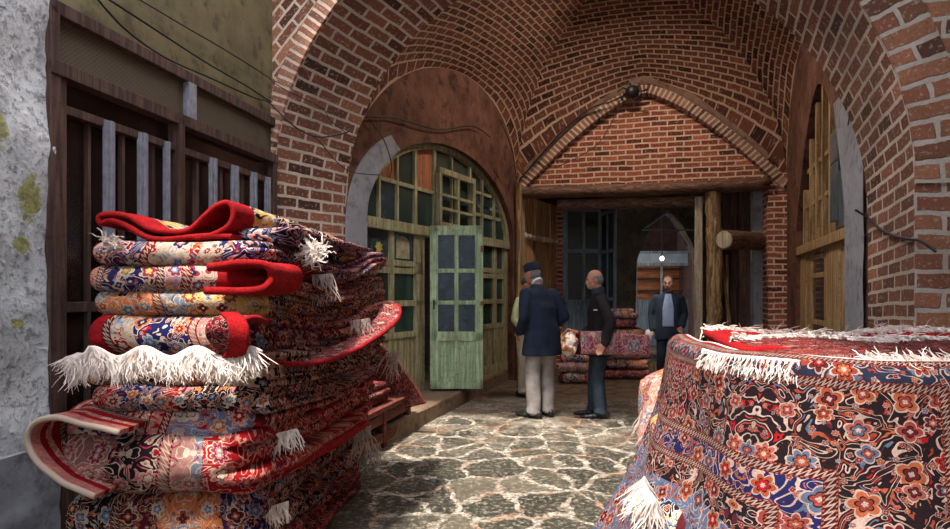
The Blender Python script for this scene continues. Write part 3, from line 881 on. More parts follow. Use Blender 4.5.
mb.add([V(.45, 10.1, 0), V(1.2, 11.9, 0), V(1.2, 11.9, 4.4), V(.45, 10.1, 4.4)], [(0, 1, 2, 3)])
mb.add([V(5.9, 8.7, 0), V(5.9, 17.5, 0), V(5.9, 17.5, 4.3), V(5.9, 8.7, 4.3)], [(0, 1, 2, 3)])
mb.add([V(.4, 17.5, 0), V(6, 17.5, 0), V(6, 17.5, 4.3), V(.4, 17.5, 4.3)], [(0, 1, 2, 3)])
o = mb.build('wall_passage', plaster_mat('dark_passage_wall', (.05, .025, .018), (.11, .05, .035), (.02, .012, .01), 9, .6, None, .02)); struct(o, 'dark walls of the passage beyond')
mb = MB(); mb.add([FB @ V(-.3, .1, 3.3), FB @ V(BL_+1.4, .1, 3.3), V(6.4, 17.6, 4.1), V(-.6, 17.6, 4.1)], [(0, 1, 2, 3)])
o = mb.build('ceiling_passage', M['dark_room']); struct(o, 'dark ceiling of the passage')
# trusses in the arch
for i, (a, b_, nm) in enumerate((((642, 230), (694, 230), 'tie rod running level across the dark passage arch'), ((668, 214), (688, 248), 'thin rod slanting down right in the dark passage arch'), ((668, 212), (645, 228), 'thin rod slanting down left in the dark passage arch'))):
    mb = MB(); mb.tube([at(a[0], a[1], 13.4), at(b_[0], b_[1], 13.4)], .02); o = mb.build('tie_rod', M['blueframe']); tag(o, nm, 'rod')
# far shop front with lit strip and shelves
Y5 = 16.6
w4 = empty('window_3', V(X3(662, Y5), Y5, 0), 'far shop front with a lit strip above brown shelves', None, None, 'structure')
mb = MB()
for a, b_ in ((632, 635), (661, 662.5), (692, 695)): ybox(mb, a, b_, 252, 345, Y5)
ybox(mb, 632, 695, 251, 253.5, Y5); ybox(mb, 632, 695, 263, 266, Y5); ybox(mb, 632, 695, 300, 303, Y5)
mb.build('window_frame', M['blueframe'], w4)
mb = MB(); ybox(mb, 634, 694, 253.5, 263, Y5, .02, .05)
g = G('pale_backlit_panel', .5); g.b.inputs['Emission Strength'].default_value = .1
nz = g.ramp(g.noise(g.pos(), 4, 3), [(.4, (.1, .14, .2)), (.6, (.6, .65, .75))]); g.put(g.b.inputs['Emission Color'], nz)
mb.build('lit_panel', g.col((.2, .25, .3)), w4)
mb = MB(); ybox(mb, 636, 692, 303, 345, Y5, .03); mb.build('lower_panel', M['blueframe'], w4)
gsh = wood_mat('orange_shelf_wood', (.3, .1, .04), (.5, .2, .09), 'x')
sh = empty('shelf_unit', V(X3(662, 17.2), 17.2, 0), 'orange brown shelves inside the far shop', 'shelf')
mb = MB(); ybox(mb, 634, 694, 262, 345, 17.35, .03); mb.build('back_panel', gsh, sh)
for py in (268, 278, 290, 303):
    mb = MB(); ybox(mb, 634, 694, py, py+1.6, 17.15, .35); mb.build('shelf_board', M['wood_dark'], sh)
lt = empty('light_bulb', at(662, 258, 15.8), 'small glowing bulb hanging in the far passage', 'light bulb')
g = G('glowing_bulb', .3); g.b.inputs['Emission Color'].default_value = (1, .85, .7, 1); g.b.inputs['Emission Strength'].default_value = 25
mb = MB(); mb.ell(at(662, 258.5, 15.8), (.045, .045, .055)); mb.build('glass_bulb', g.col((1, .9, .8)), lt, smooth=True)
mb = MB(); mb.tube([at(662, 256.5, 15.8), at(662, 205, 15.8)], .008); mb.build('cord', M['black'], lt)
# steps in back floor
for i, (Y, z) in enumerate(((9.95, .07), (11.0, .14))):
    mb = MB(); mb.box((3.1, Y+.0, z/2), (3.0-.2*i, .22, z)); o = mb.build('floor_sill', M['wood_post'], bevel=.01); struct(o, ('long worn sill across the passage floor', 'second sill deeper in the passage')[i])

# right-hand timbers of the back opening
def pxpost(name, p0, p1, y0, y1, Y, mat, label, d=.08, cat='post'):
    mb = MB(); ybox(mb, p0, p1, y0, y1, Y, d); o = mb.build(name, mat, bevel=.008); tag(o, label, cat); return o
def ybase(Y): return HY+CZ*F/Y
pxpost('wooden_post', 695, 702, 197, ybase(9.35), 9.35, M['wood_cream'], 'straight pale grey board post right of the man in blue shirt', .06)
log('wooden_post', [at(714, ybase(9.22), 9.22), at(715, 260, 9.22), at(713, 188, 9.22)], .115, M['wood_post'], 'thick gnarled round post beside the protruding log', 'post', nz=.35)
Yb = 9.55
pp_ = empty('board_panel', V(X3(740, Yb), Yb, 0), 'dark brown vertical boards behind the protruding log', 'panel')
for i in range(4):
    mb = MB(); ybox(mb, 722+i*8, 729.2+i*8, 190, ybase(Yb), Yb, .05, .01*(i % 2)); mb.build('board', M['wood_plank' if i == 9 else 'wood_dark'], pp_, bevel=.005)
mb = MB(); ybox(mb, 752, 771, 188, ybase(9.4), 9.4, .1); o = mb.build('wall_back_patch', M['plaster_grey']); struct(o, 'strip of blue grey plaster left of the brick jamb')
lg = empty('wall_log', at(738, 240, 9.1), 'thick round log jutting from the boards beside the gnarled post', 'log')
mb = MB(); A, B = at(724, 239.5, 8.75), at(762, 241.5, 9.3)
cur = [A.lerp(B, i/12) for i in range(13)]; mb.tube(cur, [.145-.001*i for i in range(13)], 18)
for q in range(len(mb.v)):
    p = mb.v[q]; mb.v[q] = p+V(noise.noise(p*5), noise.noise(p*5+V(9, 0, 0)), noise.noise(p*5+V(0, 9, 0)))*.012
mb.build('trunk', M['wood_dark_x'], lg, smooth=False)
mb = MB(); dd = (A-B).normalized(); mb.tube([A, A+dd*.012], .125, 18)
mb.build('cut_end', M['wood_cream'], lg)
# slanted laths left of boards
for i, (a, b_) in enumerate((((722, 262), (736, 330)), ((727, 255), (729, 325)))):
    mb = MB(); mb.tube([at(a[0], a[1], 9.3), at(b_[0], b_[1]+40, 9.3)], .022, 4)
    o = mb.build('lath', M['wood_post']); tag(o, ('thin lath slanting down right below the protruding log', 'thin upright lath below the protruding log')[i], 'lath')

# ---------- right window wall
FR = frame(Prb, Prf, Cc); RL = (Prf-Prb).length
def xr(px): return s_at(Prb, Prf, px)
def zr(px, py): return z_at(Prb, Prf, xr(px), py)
rx0, rx1 = xr(796), xr(848)
def rarch(x):
    q = (x-(rx0+rx1)/2)/((rx1-rx0)/2)
    return 2.25+1.55*(1-abs(q)**1.7) if abs(q) < 1 else 2.25
wall_with_hole('wall_side_right', FR, RL, lambda x: lun(x, 3.1, 2.3, 4.72, RL), rx0, rx1, rarch, 0, M['plaster_brown'], 'dark plaster lunette around the right window')
# blue-grey reveal strip
mb = MB(); P = []
for i in range(40):
    z = 3.3*i/39; xin = rx1-.0 if z < 2.25 else rx1-(z-2.25)*.42
    xo = RL-.02
    P.append([FR @ V(xin, -.03+.01*noise.noise(V(z*3, 0, 0)), z), FR @ V(xo, -.03+.01*noise.noise(V(z*3, 4, 0)), z)])
mb.grid(P); mb.grid([[p[0], p[0]+(FR.to_3x3() @ V(0, .15, 0))] for p in P])
o = mb.build('trim_5', M['plaster_grey']); struct(o, 'blue grey plaster strip beside the right brick pier')
w5 = empty('window_4', FR @ V((rx0+rx1)/2, .1, 0), 'tall pale yellow wooden window with milky panes on the right', None, None, 'structure')
def rbox(mb, x0, x1, z0, z1, y0=.05, y1=.13): mb.box(((x0+x1)/2, (y0+y1)/2, (z0+z1)/2), (abs(x1-x0), y1-y0, abs(z1-z0)), FR)
mb = MB()
zr1 = 1.98
rbox(mb, rx0, rx1, zr1-.06, zr1+.05, .0, .14)
for a, b_ in ((796, 801), (821, 833), (843, 848)): rbox(mb, xr(a), xr(b_), 0, zr1)
for a, b_ in ((801, 805), (817, 821), (833, 836), (841, 843)): rbox(mb, xr(a), xr(b_), .2, zr1-.06, .07, .12)
for z in (.55, 1.05, 1.62, 1.84): rbox(mb, xr(801), xr(821), z-.03, z+.03, .07, .12); rbox(mb, xr(833), xr(843), z-.03, z+.03, .07, .12)
rbox(mb, rx0, rx1, 0, .2, .05)
mb.build('window_frame', M['wood_yel'], w5, bevel=.005)
for a, w in ((800, .07), (806, .05), (812, .08), (818, .05), (825, .09), (833, .04)):
    mb = MB(); x = xr(a); rbox(mb, x-w/2, x+w/2, zr1, rarch(x)-.02, .04, .12); mb.build('mullion', M['wood_yel'], w5, bevel=.004)
mb = MB(); rbox(mb, xr(800), xr(826), 2.5, 2.55, .06, .11); rbox(mb, xr(800), xr(826), 2.95, 3.0, .06, .11); mb.build('transom_rail', M['wood_yel'], w5)
mb = MB(); xs_ = [lerp(rx0+.02, rx1-.02, i/16) for i in range(17)]
mb.prism([(x, zr1+.04) for x in xs_]+[(x, rarch(x)-.03) for x in xs_[::-1]], FR, .095, .1); mb.build('pane', M['pane_dark'], w5)
for a, b_ in ((803, 819), (834, 842)):
    mb = MB(); rbox(mb, xr(a), xr(b_), .25, 1.9, .095, .1); mb.build('pane', M['pane_dark'], w5)
for a, b_, za, zb2 in ((831, 839, 2.12, 2.72), (839.5, 848, 2.05, 2.6), (831, 839, 2.74, 3.05)):
    mb = MB(); rbox(mb, xr(a), xr(b_), za, zb2, -.01, .0); mb.build('milky_pane', M['pane_grey'], w5)
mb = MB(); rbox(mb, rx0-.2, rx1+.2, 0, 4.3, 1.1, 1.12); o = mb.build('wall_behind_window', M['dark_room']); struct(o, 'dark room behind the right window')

# ---------- cables
def cable(pts, label, r=.006, name='cable'):
    mb = MB(); cur = []; n = len(pts)
    for i in range(n-1):
        p0, p1, p2, p3 = (Vector(pts[max(0, i-1)]), Vector(pts[i]), Vector(pts[i+1]), Vector(pts[min(n-1, i+2)]))
        for k in range(8):
            t = k/8
            cur.append(.5*((2*p1)+(p2-p0)*t+(2*p0-5*p1+4*p2-p3)*t*t+(3*p1-p0-3*p2+p3)*t**3))
    cur.append(Vector(pts[-1])); mb.tube(cur, r, 5); o = mb.build(name, M['black'], smooth=True); tag(o, label, 'cable'); return o
def onL(px, py): return FL @ V(xl(px), -.04, zl(px, py))
def onD(px, py, y=-.05): return FD @ V(xd(px), y, zd(px, py))
def onS(px, py):
    Y = lerp(5.45, 6.05, (px-272)/75); return at(px, py, Y-.0)
def onB(px, py): return FB @ V(xb_(px), -.2, zb_(px, py))
cable([onL(92, 0), onL(120, 30), onL(160, 58), onL(205, 78), onL(250, 98), onL(262, 101), at(272, 105, 5.42)], 'lowest black cable sagging over the olive plaster', .007)
cable([onL(103, 0), onL(150, 30), onL(200, 62), onL(240, 85), onL(262, 99), at(272, 102, 5.42)], 'middle black cable over the olive plaster', .007)
cable([onL(134, 0), onL(180, 27), onL(220, 50), onL(262, 76), at(273, 82, 5.4)], 'highest thin cable over the olive plaster', .005)
cable([at(272, 105, 5.42), at(285, 118, 5.4), at(300, 130, 5.45), at(320, 137, 5.55), at(345, 133, 5.7), at(352, 128, 5.85)], 'black cable looping across the left brick pier', .008)
cable([at(300, 130, 5.45), at(318, 140, 5.5), at(335, 160, 5.65), at(352, 172, 5.8), at(380, 175, 6.2)], 'thin cable dropping from the pier to the grey plaster band', .005)
cable([at(272, 82, 5.4), at(290, 92, 5.4), at(322, 108, 5.55), at(330, 120, 5.6), at(345, 132, 5.7)], 'thin cable crossing the soffit bricks above the loop', .004)
cable([onD(362, 118), onD(390, 118), onD(420, 127), onD(440, 130), onD(470, 127), onD(488, 138)], 'black cable drooping across the sooty lunette', .009)
cable([onD(365, 120), onD(380, 140), onD(388, 165), onD(386, 178)], 'short cable hanging beside the fan window', .006)
cable([onB(521, 183), onB(545, 155), onB(565, 133), onB(590, 113), onB(615, 104), onB(632, 95)], 'black cable following the left side of the pointed arch', .014)
cable([onB(632, 98), onB(618, 115), onB(600, 145), onB(575, 162), onB(555, 170)], 'thin cable drooping over the brick tympanum', .007)
cable([at(852, 108, 5.0), at(845, 102, 5.0), at(848, 98, 5.0), at(856, 100, 5.0), at(857, 106, 5.0), at(851, 112, 5.0), at(848, 125, 5.0)], 'curled wire end on the right plaster strip', .006)
cable([at(855, 210, 4.95), at(868, 218, 4.92), at(880, 229, 4.6), at(895, 236, 4.3), at(908, 239, 4.05), at(920, 241, 3.88), at(936, 252, 3.8)], 'cable crossing the right brick pier', .01)
cable([at(518, 190, 9.7), at(512, 150, 9.0), at(500, 120, 8.6)], 'dark cable at the foot of the left vault groin', .008)
# fixture at the apex
fx = empty('ceiling_fixture', onB(632, 96), 'black cluster of a lamp fitting and wires at the arch tip', 'lamp fitting')
mb = MB(); mb.ell(onB(632, 96), (.11, .09, .1)); mb.build('socket_body', M['black'], fx, smooth=True)
for i in range(7):
    a = i*.9; p = onB(632, 96)
    mb = MB(); mb.tube([p, p+V(.16*math.cos(a), -.03, .12*math.sin(a)), p+V(.24*math.cos(a+.3), -.05, .16*math.sin(a+.4)-.03)], .012, 5); mb.build('loose_wire', M['black'], fx)

# ================================================================== RUGS
ACC1 = [RED, ORANGE, SKY, PINK, CREAM, NAVY]
ACC2 = [ORANGE, GOLD, SLATE, CREAM, RUST, BLACK]
ACC3 = [PINK, ROSE, SKY, CREAM, GOLD, NAVY]
ACC4 = [RUST, MAROON, SLATE, PINK, BEIGE, RED]
R = {  # last dark bands put right-side shade of the left pile into the colour
 'navy': rug_mat('rug_navy', [(-9, 'plain', NAVY), (.05, 'f', PINK), (.1, 'guard', MAROON), (.13, 'f', NAVY), (.3, 'guard', RED), (.34, 'f', BEIGE), (.52, 'f', RED), (.56, 'f', BEIGE), (.64, 'f', NAVY)], ACC1, seed=1, fs=9),
 'red': rug_mat('rug_red', [(-9, 'plain', RED), (.06, 'f', PINK), (.11, 'guard', MAROON), (.14, 'f', NAVY), (.38, 'guard', MAROON), (.42, 'f', PINK), (.5, 'guard', RED), (.55, 'f', CREAM), (.66, 'plain', RED), (.95, 'f', MAROON)], ACC3, seed=2, fs=9),
 'beige': rug_mat('rug_beige', [(-9, 'plain', PINK), (.03, 'f', SLATE), (.14, 'f', ORANGE), (.36, 'guard', RUST), (.4, 'f', SLATE), (.55, 'f', GOLD), (.9, 'f', BLACK)], ACC2, seed=3, fs=10),
 'medal': rug_mat('rug_medallion', [(-9, 'plain', RED), (.16, 'guard', MAROON), (.2, 'f', BEIGE), (.3, 'f', NAVY), (.55, 'guard', PINK), (.59, 'f', PINK), (.67, 'plain', RED), (.75, 'f', MAROON)], ACC1, seed=4, fs=8),
 'cream': rug_mat('rug_cream', [(-9, 'plain', RED), (.07, 'f', GOLD), (.16, 'guard', NAVY), (.2, 'f', BLACK), (.5, 'f', ORANGE), (.7, 'f', BEIGE), (1.0, 'f', BLACK)], ACC2, seed=5, fs=8),
 'dark': rug_mat('rug_dark', [(-9, 'plain', NAVY), (.05, 'f', RED), (.2, 'f', NAVY), (.42, 'f', RED), (.5, 'f', BLACK)], ACC1, seed=6, fs=12),
 'flower': rug_mat('rug_flower', [(-9, 'plain', RED), (.07, 'guard', PINK), (.12, 'f', PINK), (.17, 'f', NAVY), (.42, 'guard', PINK), (.47, 'f', PINK), (.52, 'guard', RED), (.56, 'f', (.17, .2, .32)), (.95, 'f', MAROON)], [RED, PINK, RED, CREAM, ORANGE, RED], seed=7, fs=7, vine=.7),
 'rose': rug_mat('rug_rose', [(-9, 'plain', PINK), (.05, 'plain', RED), (.08, 'f', PINK), (.11, 'plain', RED), (.15, 'guard', MAROON), (.19, 'f', (.33, .14, .13)), (.4, 'f', BLACK), (.62, 'guard', PINK), (.68, 'f', (.4, .2, .17)), (.78, 'f', SLATE), (.82, 'f', RED)], [PINK, (.4, .2, .2), CREAM, ROSE, RED, PINK], seed=8, fs=7),
 'maroon': rug_mat('rug_maroon', [(-9, 'plain', MAROON), (.08, 'f', BLACK), (.3, 'guard', MAROON), (.34, 'f', MAROON), (.5, 'f', ORANGE), (.8, 'f', NAVY), (1.1, 'f', BLACK)], [ORANGE, MAROON, CREAM, SKY, RUST], seed=9, fs=9),
 'plainpink': rug_mat('rug_pinkish', [(-9, 'f', (.33, .1, .12)), (.3, 'guard', RED), (.34, 'f', (.45, .2, .16)), (.6, 'f', RUST)], [PINK, ROSE, SKY, CREAM, ORANGE], seed=10, fs=10),
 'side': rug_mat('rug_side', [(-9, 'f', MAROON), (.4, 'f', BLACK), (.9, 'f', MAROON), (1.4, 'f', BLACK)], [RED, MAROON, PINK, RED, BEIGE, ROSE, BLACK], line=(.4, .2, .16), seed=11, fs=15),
}
R['pink'] = rug_mat('rug_carried', [(-9, 'guard', ROSE), (.03, 'f', (.38, .05, .12)), (.2, 'f', (.34, .12, .2)), (.42, 'guard', ROSE), (.45, 'f', (.4, .04, .09))], [PINK, (.45, .2, .28), SLATE, ROSE, CREAM], seed=12, fs=10)

def fringe(parent, pts, drop, length, n, mat, rad=.0022, spread=.5, name='fringe', seedv=0, gather=0):
    """strands hanging from the polyline pts"""
    rnd = random.Random(seedv); mb = MB(); pts = [Vector(p) for p in pts]
    Ls = [0]
    for i in range(1, len(pts)): Ls.append(Ls[-1]+(pts[i]-pts[i-1]).length)
    drop = Vector(drop).normalized()
    for k in range(n):
        d = (k+rnd.random())/n
        if gather: d = round(d*gather)/gather+(d-round(d*gather)/gather)*.35
        d = max(0, min(.9999, d))*Ls[-1]
        i = max(0, min(len(pts)-2, next((q for q in range(len(Ls)-1) if Ls[q+1] >= d), len(pts)-2)))
        p = pts[i].lerp(pts[i+1], (d-Ls[i])/max(1e-6, Ls[i+1]-Ls[i]))
        L_ = length*rnd.uniform(.6, 1.15); cur = [p]
        dv = (drop+V(rnd.gauss(0, 1), rnd.gauss(0, .4), rnd.gauss(0, .5))*spread*.6).normalized(); q = p.copy()
        for s_ in range(5):
            q = q+dv*L_/5; dv = (dv+V(rnd.gauss(0, 1), rnd.gauss(0, .5), rnd.gauss(0, .6))*spread*.5+V(0, 0, -.12)).normalized(); cur.append(q.copy())
        mb.tube(cur, [rad*1.1, rad, rad, rad, rad*.8, rad*.5], 3, False)
    o = mb.build(name, mat, parent); o['kind'] = 'stuff'; return o

def bundle(name, label, poly, z0, z1, mat, layers=3, seed=0, r=.09, lean=0, vscale=1, group=None, warp=None, bulge=1.0, foff=0.0, sideamp=1.0, NP=190, cat='rug', mside=None, u0=0):
    """a folded rug: front face one soft fold, the other sides show the layers of the fold"""
    rnd = random.Random(seed); FLp, FRp, BRp, BLp = [Vector(p) for p in poly]
    corners = [FLp, FRp, BRp, BLp]; path = []
    for i, c in enumerate(corners):
        a = corners[i-1]; b = corners[(i+1) % 4]
        da = (a-c).normalized(); db = (b-c).normalized()
        for k in range(9):
            t = k/8; p = (c+da*r)*(1-t)**2+c*2*t*(1-t)+(c+db*r)*t*t; path.append((p, i))
    # resample
    pts = [p for p, _ in path]+[path[0][0]]
    Ls = [0]
    for i in range(1, len(pts)): Ls.append(Ls[-1]+(pts[i]-pts[i-1]).length)
    T = Ls[-1]; per = []
    j = 0
    for k in range(NP):
        d = T*k/NP
        while Ls[j+1] < d: j += 1
        per.append((pts[j].lerp(pts[j+1], (d-Ls[j])/max(1e-9, Ls[j+1]-Ls[j])), d))
    W = (FRp-FLp).length; cen = (FLp+FRp+BRp+BLp)/4
    MV = 30; h = z1-z0; P = []; U = []
    offs = [rnd.uniform(-.07, .02)*sideamp for _ in range(layers)]
    splits = [0]; 
    for k in range(layers): splits.append(splits[-1]+rnd.uniform(.7, 1.3))
    splits = [s_/splits[-1] for s_ in splits]
    ph = rnd.uniform(0, 9)
    for (p, d) in per:
        nx = p-cen; nx.z = 0
        # outward normal from polygon neighbours
        q1 = None
        row = []; ur = []
        fw = sst(W-.1, W+.08, d)*(1-sst(T-.25, T-.05, d))   # 0 front .. 1 sides
        for m_ in range(MV+1):
            t = m_/MV
            inf = h*.62*(1-math.sqrt(max(0, 1-abs(2*t-1)**2.1)))*bulge
            k = 0
            while k < layers-1 and splits[k+1] < t: k += 1
            f = (t-splits[k])/(splits[k+1]-splits[k]); hl = h*(splits[k+1]-splits[k])
            ins = hl*.8*(1-math.sqrt(max(0, 1-abs(2*f-1)**2.1)))-offs[k]
            # splits wander along the side
            ins += .018*math.sin(d*7+k*2+ph)
            inset = lerp(inf-foff, ins, fw)
            n2 = nx.normalized()
            z = z0+h*t
            pp = V(p.x, p.y, z)
            nn = noise.noise(V(pp.x*5+seed, pp.y*5, z*7))*.018+noise.noise(V(pp.x*16+seed, pp.y*16, z*16))*.005
            pp -= n2*(inset+nn)
            pp.z += .012*noise.noise(V(d*3, seed*3.1, 0))
            if warp: pp = warp(pp)
            row.append(pp); ur.append((u0+d+.015*math.sin(t*5+seed), (z-z0)*1.15*vscale+seed*.313+ (.5*h if 0 else 0)))
        P.append(row); U.append(ur)
    mb = MB(); mb.grid(P, U)
    # close the seam with its own column so the design does not smear
    last = [Vector(q) for q in P[0]]; mb.grid([P[-1], last], [U[-1], [(u0+T, w[1]) for w in U[0]]])
    for m_ in (0, MV):
        ring = [P[i][m_] for i in range(NP)]; c = V(0, 0, 0)
        for q in ring: c += q
        c /= NP; n0 = len(ring)
        mb.add([c]+ring, [(0, 1+i, 1+(i+1) % n0) for i in range(n0)], [((q-c).x+2, (q-c).y) for q in [c]+ring])
    root = mb.build(name, mat, None, smooth=True)
    tag(root, label, cat, group)
    return root, P

def fpx(px, Y): return (px-CX)/F*Y
def fz(py, Y): return CZ+(HY-py)*Y/F
dS = V(.24, 1, 0)
def warpS(p):
    # the whole pile sags towards the middle of its right side and flares a little
    s = sst(2.7, 4.4, p.y)
    p = p.copy(); p.z += -.09*math.sin(s*PI)*min(1, p.z/1.3)+.012*math.sin(p.y*9+p.z*2)*s*min(1, p.z)+.06*s*(p.z/1.5)
    return p
YF = 2.66
GS = 'folded rugs in the tall left pile'
stack = [
 # name, pxL, pxR, pxBack(right), ytop, ybot, mat, layers, label, bulge
 ('navy', 82, 262, 386, 239, 266, 'navy', 3, 'navy edged rug, topmost of the flat bundles under the red looped rug'),
 ('red', 77, 268, 388, 263, 291, 'red', 3, 'rug with red left end and bright red flap opening at its right'),
 ('beige', 82, 256, 400, 288, 317, 'beige', 2, 'orange and grey rug with pink left end, above the red medallion rug'),
 ('medal', 76, 246, 400, 314, 358, 'medal', 3, 'plump red rug with navy medallions directly above the white fringe'),
 ('cream', 66, 264, 388, 353, 390, 'cream', 4, 'black and gold rug half covered by a long white fringe'),
 ('dark', 78, 266, 388, 384, 416, 'dark', 4, 'navy and red small patterned rug under the fringed one'),
 ('flower', 50, 268, 384, 404, 455, 'flower', 3, 'red ended rug with big blossoms on blue grey, bulging in the left pile'),
 ('rose', 28, 256, 380, 436, 504, 'rose', 3, 'dusty rose rug bulging furthest left beside the white plaster'),
 ('maroon', 52, 262, 372, 494, 560, 'maroon', 3, 'maroon and orange rug near the bottom of the left pile'),
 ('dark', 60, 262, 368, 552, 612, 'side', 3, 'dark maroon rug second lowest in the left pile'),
]
roots = {}
for i, (nm, pl, pr, pb, yt, yb, mt, ly, lab) in enumerate(stack):
    rnd = random.Random(i+40); yf = YF+rnd.uniform(-.03, .03)
    if nm == 'rose': yf -= .08
    if nm == 'flower': yf -= .03
    poly = [V(fpx(pl, yf), yf+.02, 0), V(fpx(pr, yf), yf, 0), V(fpx(pb, 4.35)+rnd.uniform(-.06, .05), 4.35, 0), V(fpx(pl, yf)+.25, 4.35, 0)]
    z1, z0 = fz(yt, yf), fz(yb, yf)
    root, P = bundle('folded_rug', lab, poly, z0, z1, R[mt], ly+1, seed=i+1, group=GS, warp=warpS, r=.1 if nm != 'rose' else .16)
    roots[nm+str(i)] = root
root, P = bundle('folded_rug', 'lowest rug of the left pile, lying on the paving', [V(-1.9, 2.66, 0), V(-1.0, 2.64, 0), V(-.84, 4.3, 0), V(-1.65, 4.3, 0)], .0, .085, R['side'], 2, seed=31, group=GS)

# topmost looped rug with bright red edge: a thick sheet bent in the x-z plane and running back
def sheet(name, label, path, back, thick, mat, edge, cat='rug', sub=10, parent=None, group=None, sag=None, edgeback=True, u_scale=1, vflip=0):
    """path: list of front points; back: vector from the front edge to the back edge"""
    cur = []; n = len(path)
    for i in range(n-1):
        p0, p1, p2, p3 = (Vector(path[max(0, i-1)]), Vector(path[i]), Vector(path[i+1]), Vector(path[min(n-1, i+2)]))
        for k in range(sub):
            t = k/sub
            cur.append(.5*((2*p1)+(p2-p0)*t+(2*p0-5*p1+4*p2-p3)*t*t+(3*p1-p0-3*p2+p3)*t**3))
    cur.append(Vector(path[-1])); n = len(cur)
    bk = Vector(back); bl = bk.length
    nrm = []
    for i in range(n):
        t = cur[min(n-1, i+1)]-cur[max(0, i-1)]
        nrm.append(t.cross(bk).normalized())
    d = [0]
    for i in range(1, n): d.append(d[-1]+(cur[i]-cur[i-1]).length)
    nb = 24
    def side(sg):
        P = []; U = []
        for i in range(n):
            row = []; ur = []
            for j in range(nb+1):
                t = j/nb; q = cur[i]+bk*t+nrm[i]*(sg*thick/2)
                if sag: q = sag(q, t, i/(n-1))
                q += nrm[i]*.006*noise.noise(q*9)
                row.append(q); ur.append((t*bl*u_scale, d[i]+vflip))
            P.append(row); U.append(ur)
        return P, U
    A, UA = side(1); B, UB = side(-1)
    mb = MB(); mb.grid(A, UA); mb.grid(B, UB)
    mb.grid([[A[0][j], B[0][j]] for j in range(nb+1)], [[UA[0][j], UA[0][j]] for j in range(nb+1)])
    mb.grid([[A[-1][j], B[-1][j]] for j in range(nb+1)], [[UA[-1][j], UA[-1][j]] for j in range(nb+1)])
    mb.grid([[A[i][-1], B[i][-1]] for i in range(n)], [[UA[i][-1]]*2 for i in range(n)])
    root = mb.build(name, mat, parent, smooth=True)
    if label: tag(root, label, cat, group)
    mb = MB(); rr = thick*.5+.002
    mb.tube([(A[i][0]+B[i][0])/2 for i in range(n)], rr, 8)
    mb.build('red_binding', edge, root, smooth=True)
    return root, A, B
Yt = 2.72
def tp(px, py, Y=Yt): return at(px, py, Y)
path = [tp(232, 236), tp(205, 236), tp(170, 239), tp(150, 238), tp(128, 227), tp(112, 221), tp(101, 224), tp(99, 217), tp(108, 214), tp(128, 216), tp(148, 228), tp(170, 232), tp(190, 229), tp(205, 215), tp(216, 206), tp(228, 203), tp(234, 212), tp(229, 225), tp(212, 235), tp(195, 238)]
def sagT(q, t, s):
    q = q.copy(); q.z -= .10*t*t*sst(.5, .9, s); 
    return q
sheet('looped_rug', 'topmost rug of the left pile, bent in a loop with a thick bright red edge', path, V(.42, 1.45, -.07), .024, R['cream'], M['redwool'], sag=sagT, u_scale=.5, group=GS)
# soft upper bundle on the right shoulder (dark side of top rugs)
bundle('folded_rug', 'navy flowered rug humped on the right shoulder of the left pile', [tp(235, 0, 2.75)*V(1, 1, 0).length*0+V(fpx(222, 2.78), 2.78, 0), V(fpx(290, 2.78), 2.80, 0), V(fpx(376, 4.2), 4.2, 0), V(fpx(222, 2.78)+.25, 4.2, 0)], fz(243, 2.78), fz(226, 2.78), R['navy'], 2, seed=17, group=GS, u0=.6)
# white knotted end near (345,215)
def wavy(pts, a=.01):
    return [p+V(0, a*math.sin(i*1.3), a*.7*noise.noise(V(i*.6, 2, 1))) for i, p in enumerate(pts)]
def knot(parent, c, r, n, seed, mat=M['fringe'], name='fringe_knot'):
    rnd = random.Random(seed); mb = MB()
    for k in range(n):
        q = Vector(c)+V(rnd.gauss(0, .4), rnd.gauss(0, .3), rnd.gauss(0, .4))*r; cur = [q.copy()]
        dv = V(rnd.gauss(0, 1), rnd.gauss(0, .5), rnd.gauss(-.3, .8)).normalized()
        for s_ in range(6):
            q = q+dv*r*.33; dv = (dv+V(rnd.gauss(0, 1), rnd.gauss(0, 1), rnd.gauss(0, 1))*.7).normalized(); cur.append(q.copy())
        mb.tube(cur, [.0026]*7, 3, False)
    o = mb.build(name, mat, parent); o['kind'] = 'stuff'; return o
rk = list(roots.keys())
knot(roots['navy0'], at(312, 251, 2.98), .05, 110, 1)
knot(roots['navy0'], at(112, 243, 2.6), .035, 60, 2, M['fringe_dirty'])
# long white fringe over the fifth bundle
pts = [at(px, 352+5*math.sin(px*.12)+(5 if px < 90 else 0), 2.555) for px in range(70, 262, 8)]
fringe(roots['cream4'], pts, V(.25, -.12, -1), .13, 1500, M['fringe'], .0021, .75, seedv=5)
pts = [at(px, 350+8*abs((px-80)/20)**.5, 2.57) for px in range(66, 100, 6)]
fringe(roots['cream4'], pts, V(-.4, -.1, -1), .08, 160, M['fringe'], .0021, .8, seedv=6)
mb = MB(); cur = [at(px, 352+5*math.sin(px*.12)+(5 if px < 90 else 0), 2.565) for px in range(66, 264, 4)]; mb.tube(cur, .008, 6); mb.build('selvage_cord', M['fringe'], roots['cream4'], smooth=True)
# hanging tassels on the right side
for k, (px, py, Y, L_, n) in enumerate(((322, 275, 3.25, .17, 40), (360, 320, 3.6, .1, 24), (392, 352, 4.1, .2, 30), (284, 432, 2.85, .11, 60), (362, 428, 3.9, .22, 26), (276, 505, 2.85, .1, 60), (372, 445, 4.2, .2, 14))):
    key = ['red1', 'medal3', 'cream4', 'flower6', 'rose7', 'maroon8', 'maroon8'][k]
    p = at(px, py, Y)
    fringe(roots[key], [p+V(-.04, -.05, 0), p+V(.05, .03, .01)], V(0, -.1, -1), L_, n, M['fringe_dirty'] if k not in (3, 5) else M['fringe'], .003, .45, name='tassel', seedv=20+k)
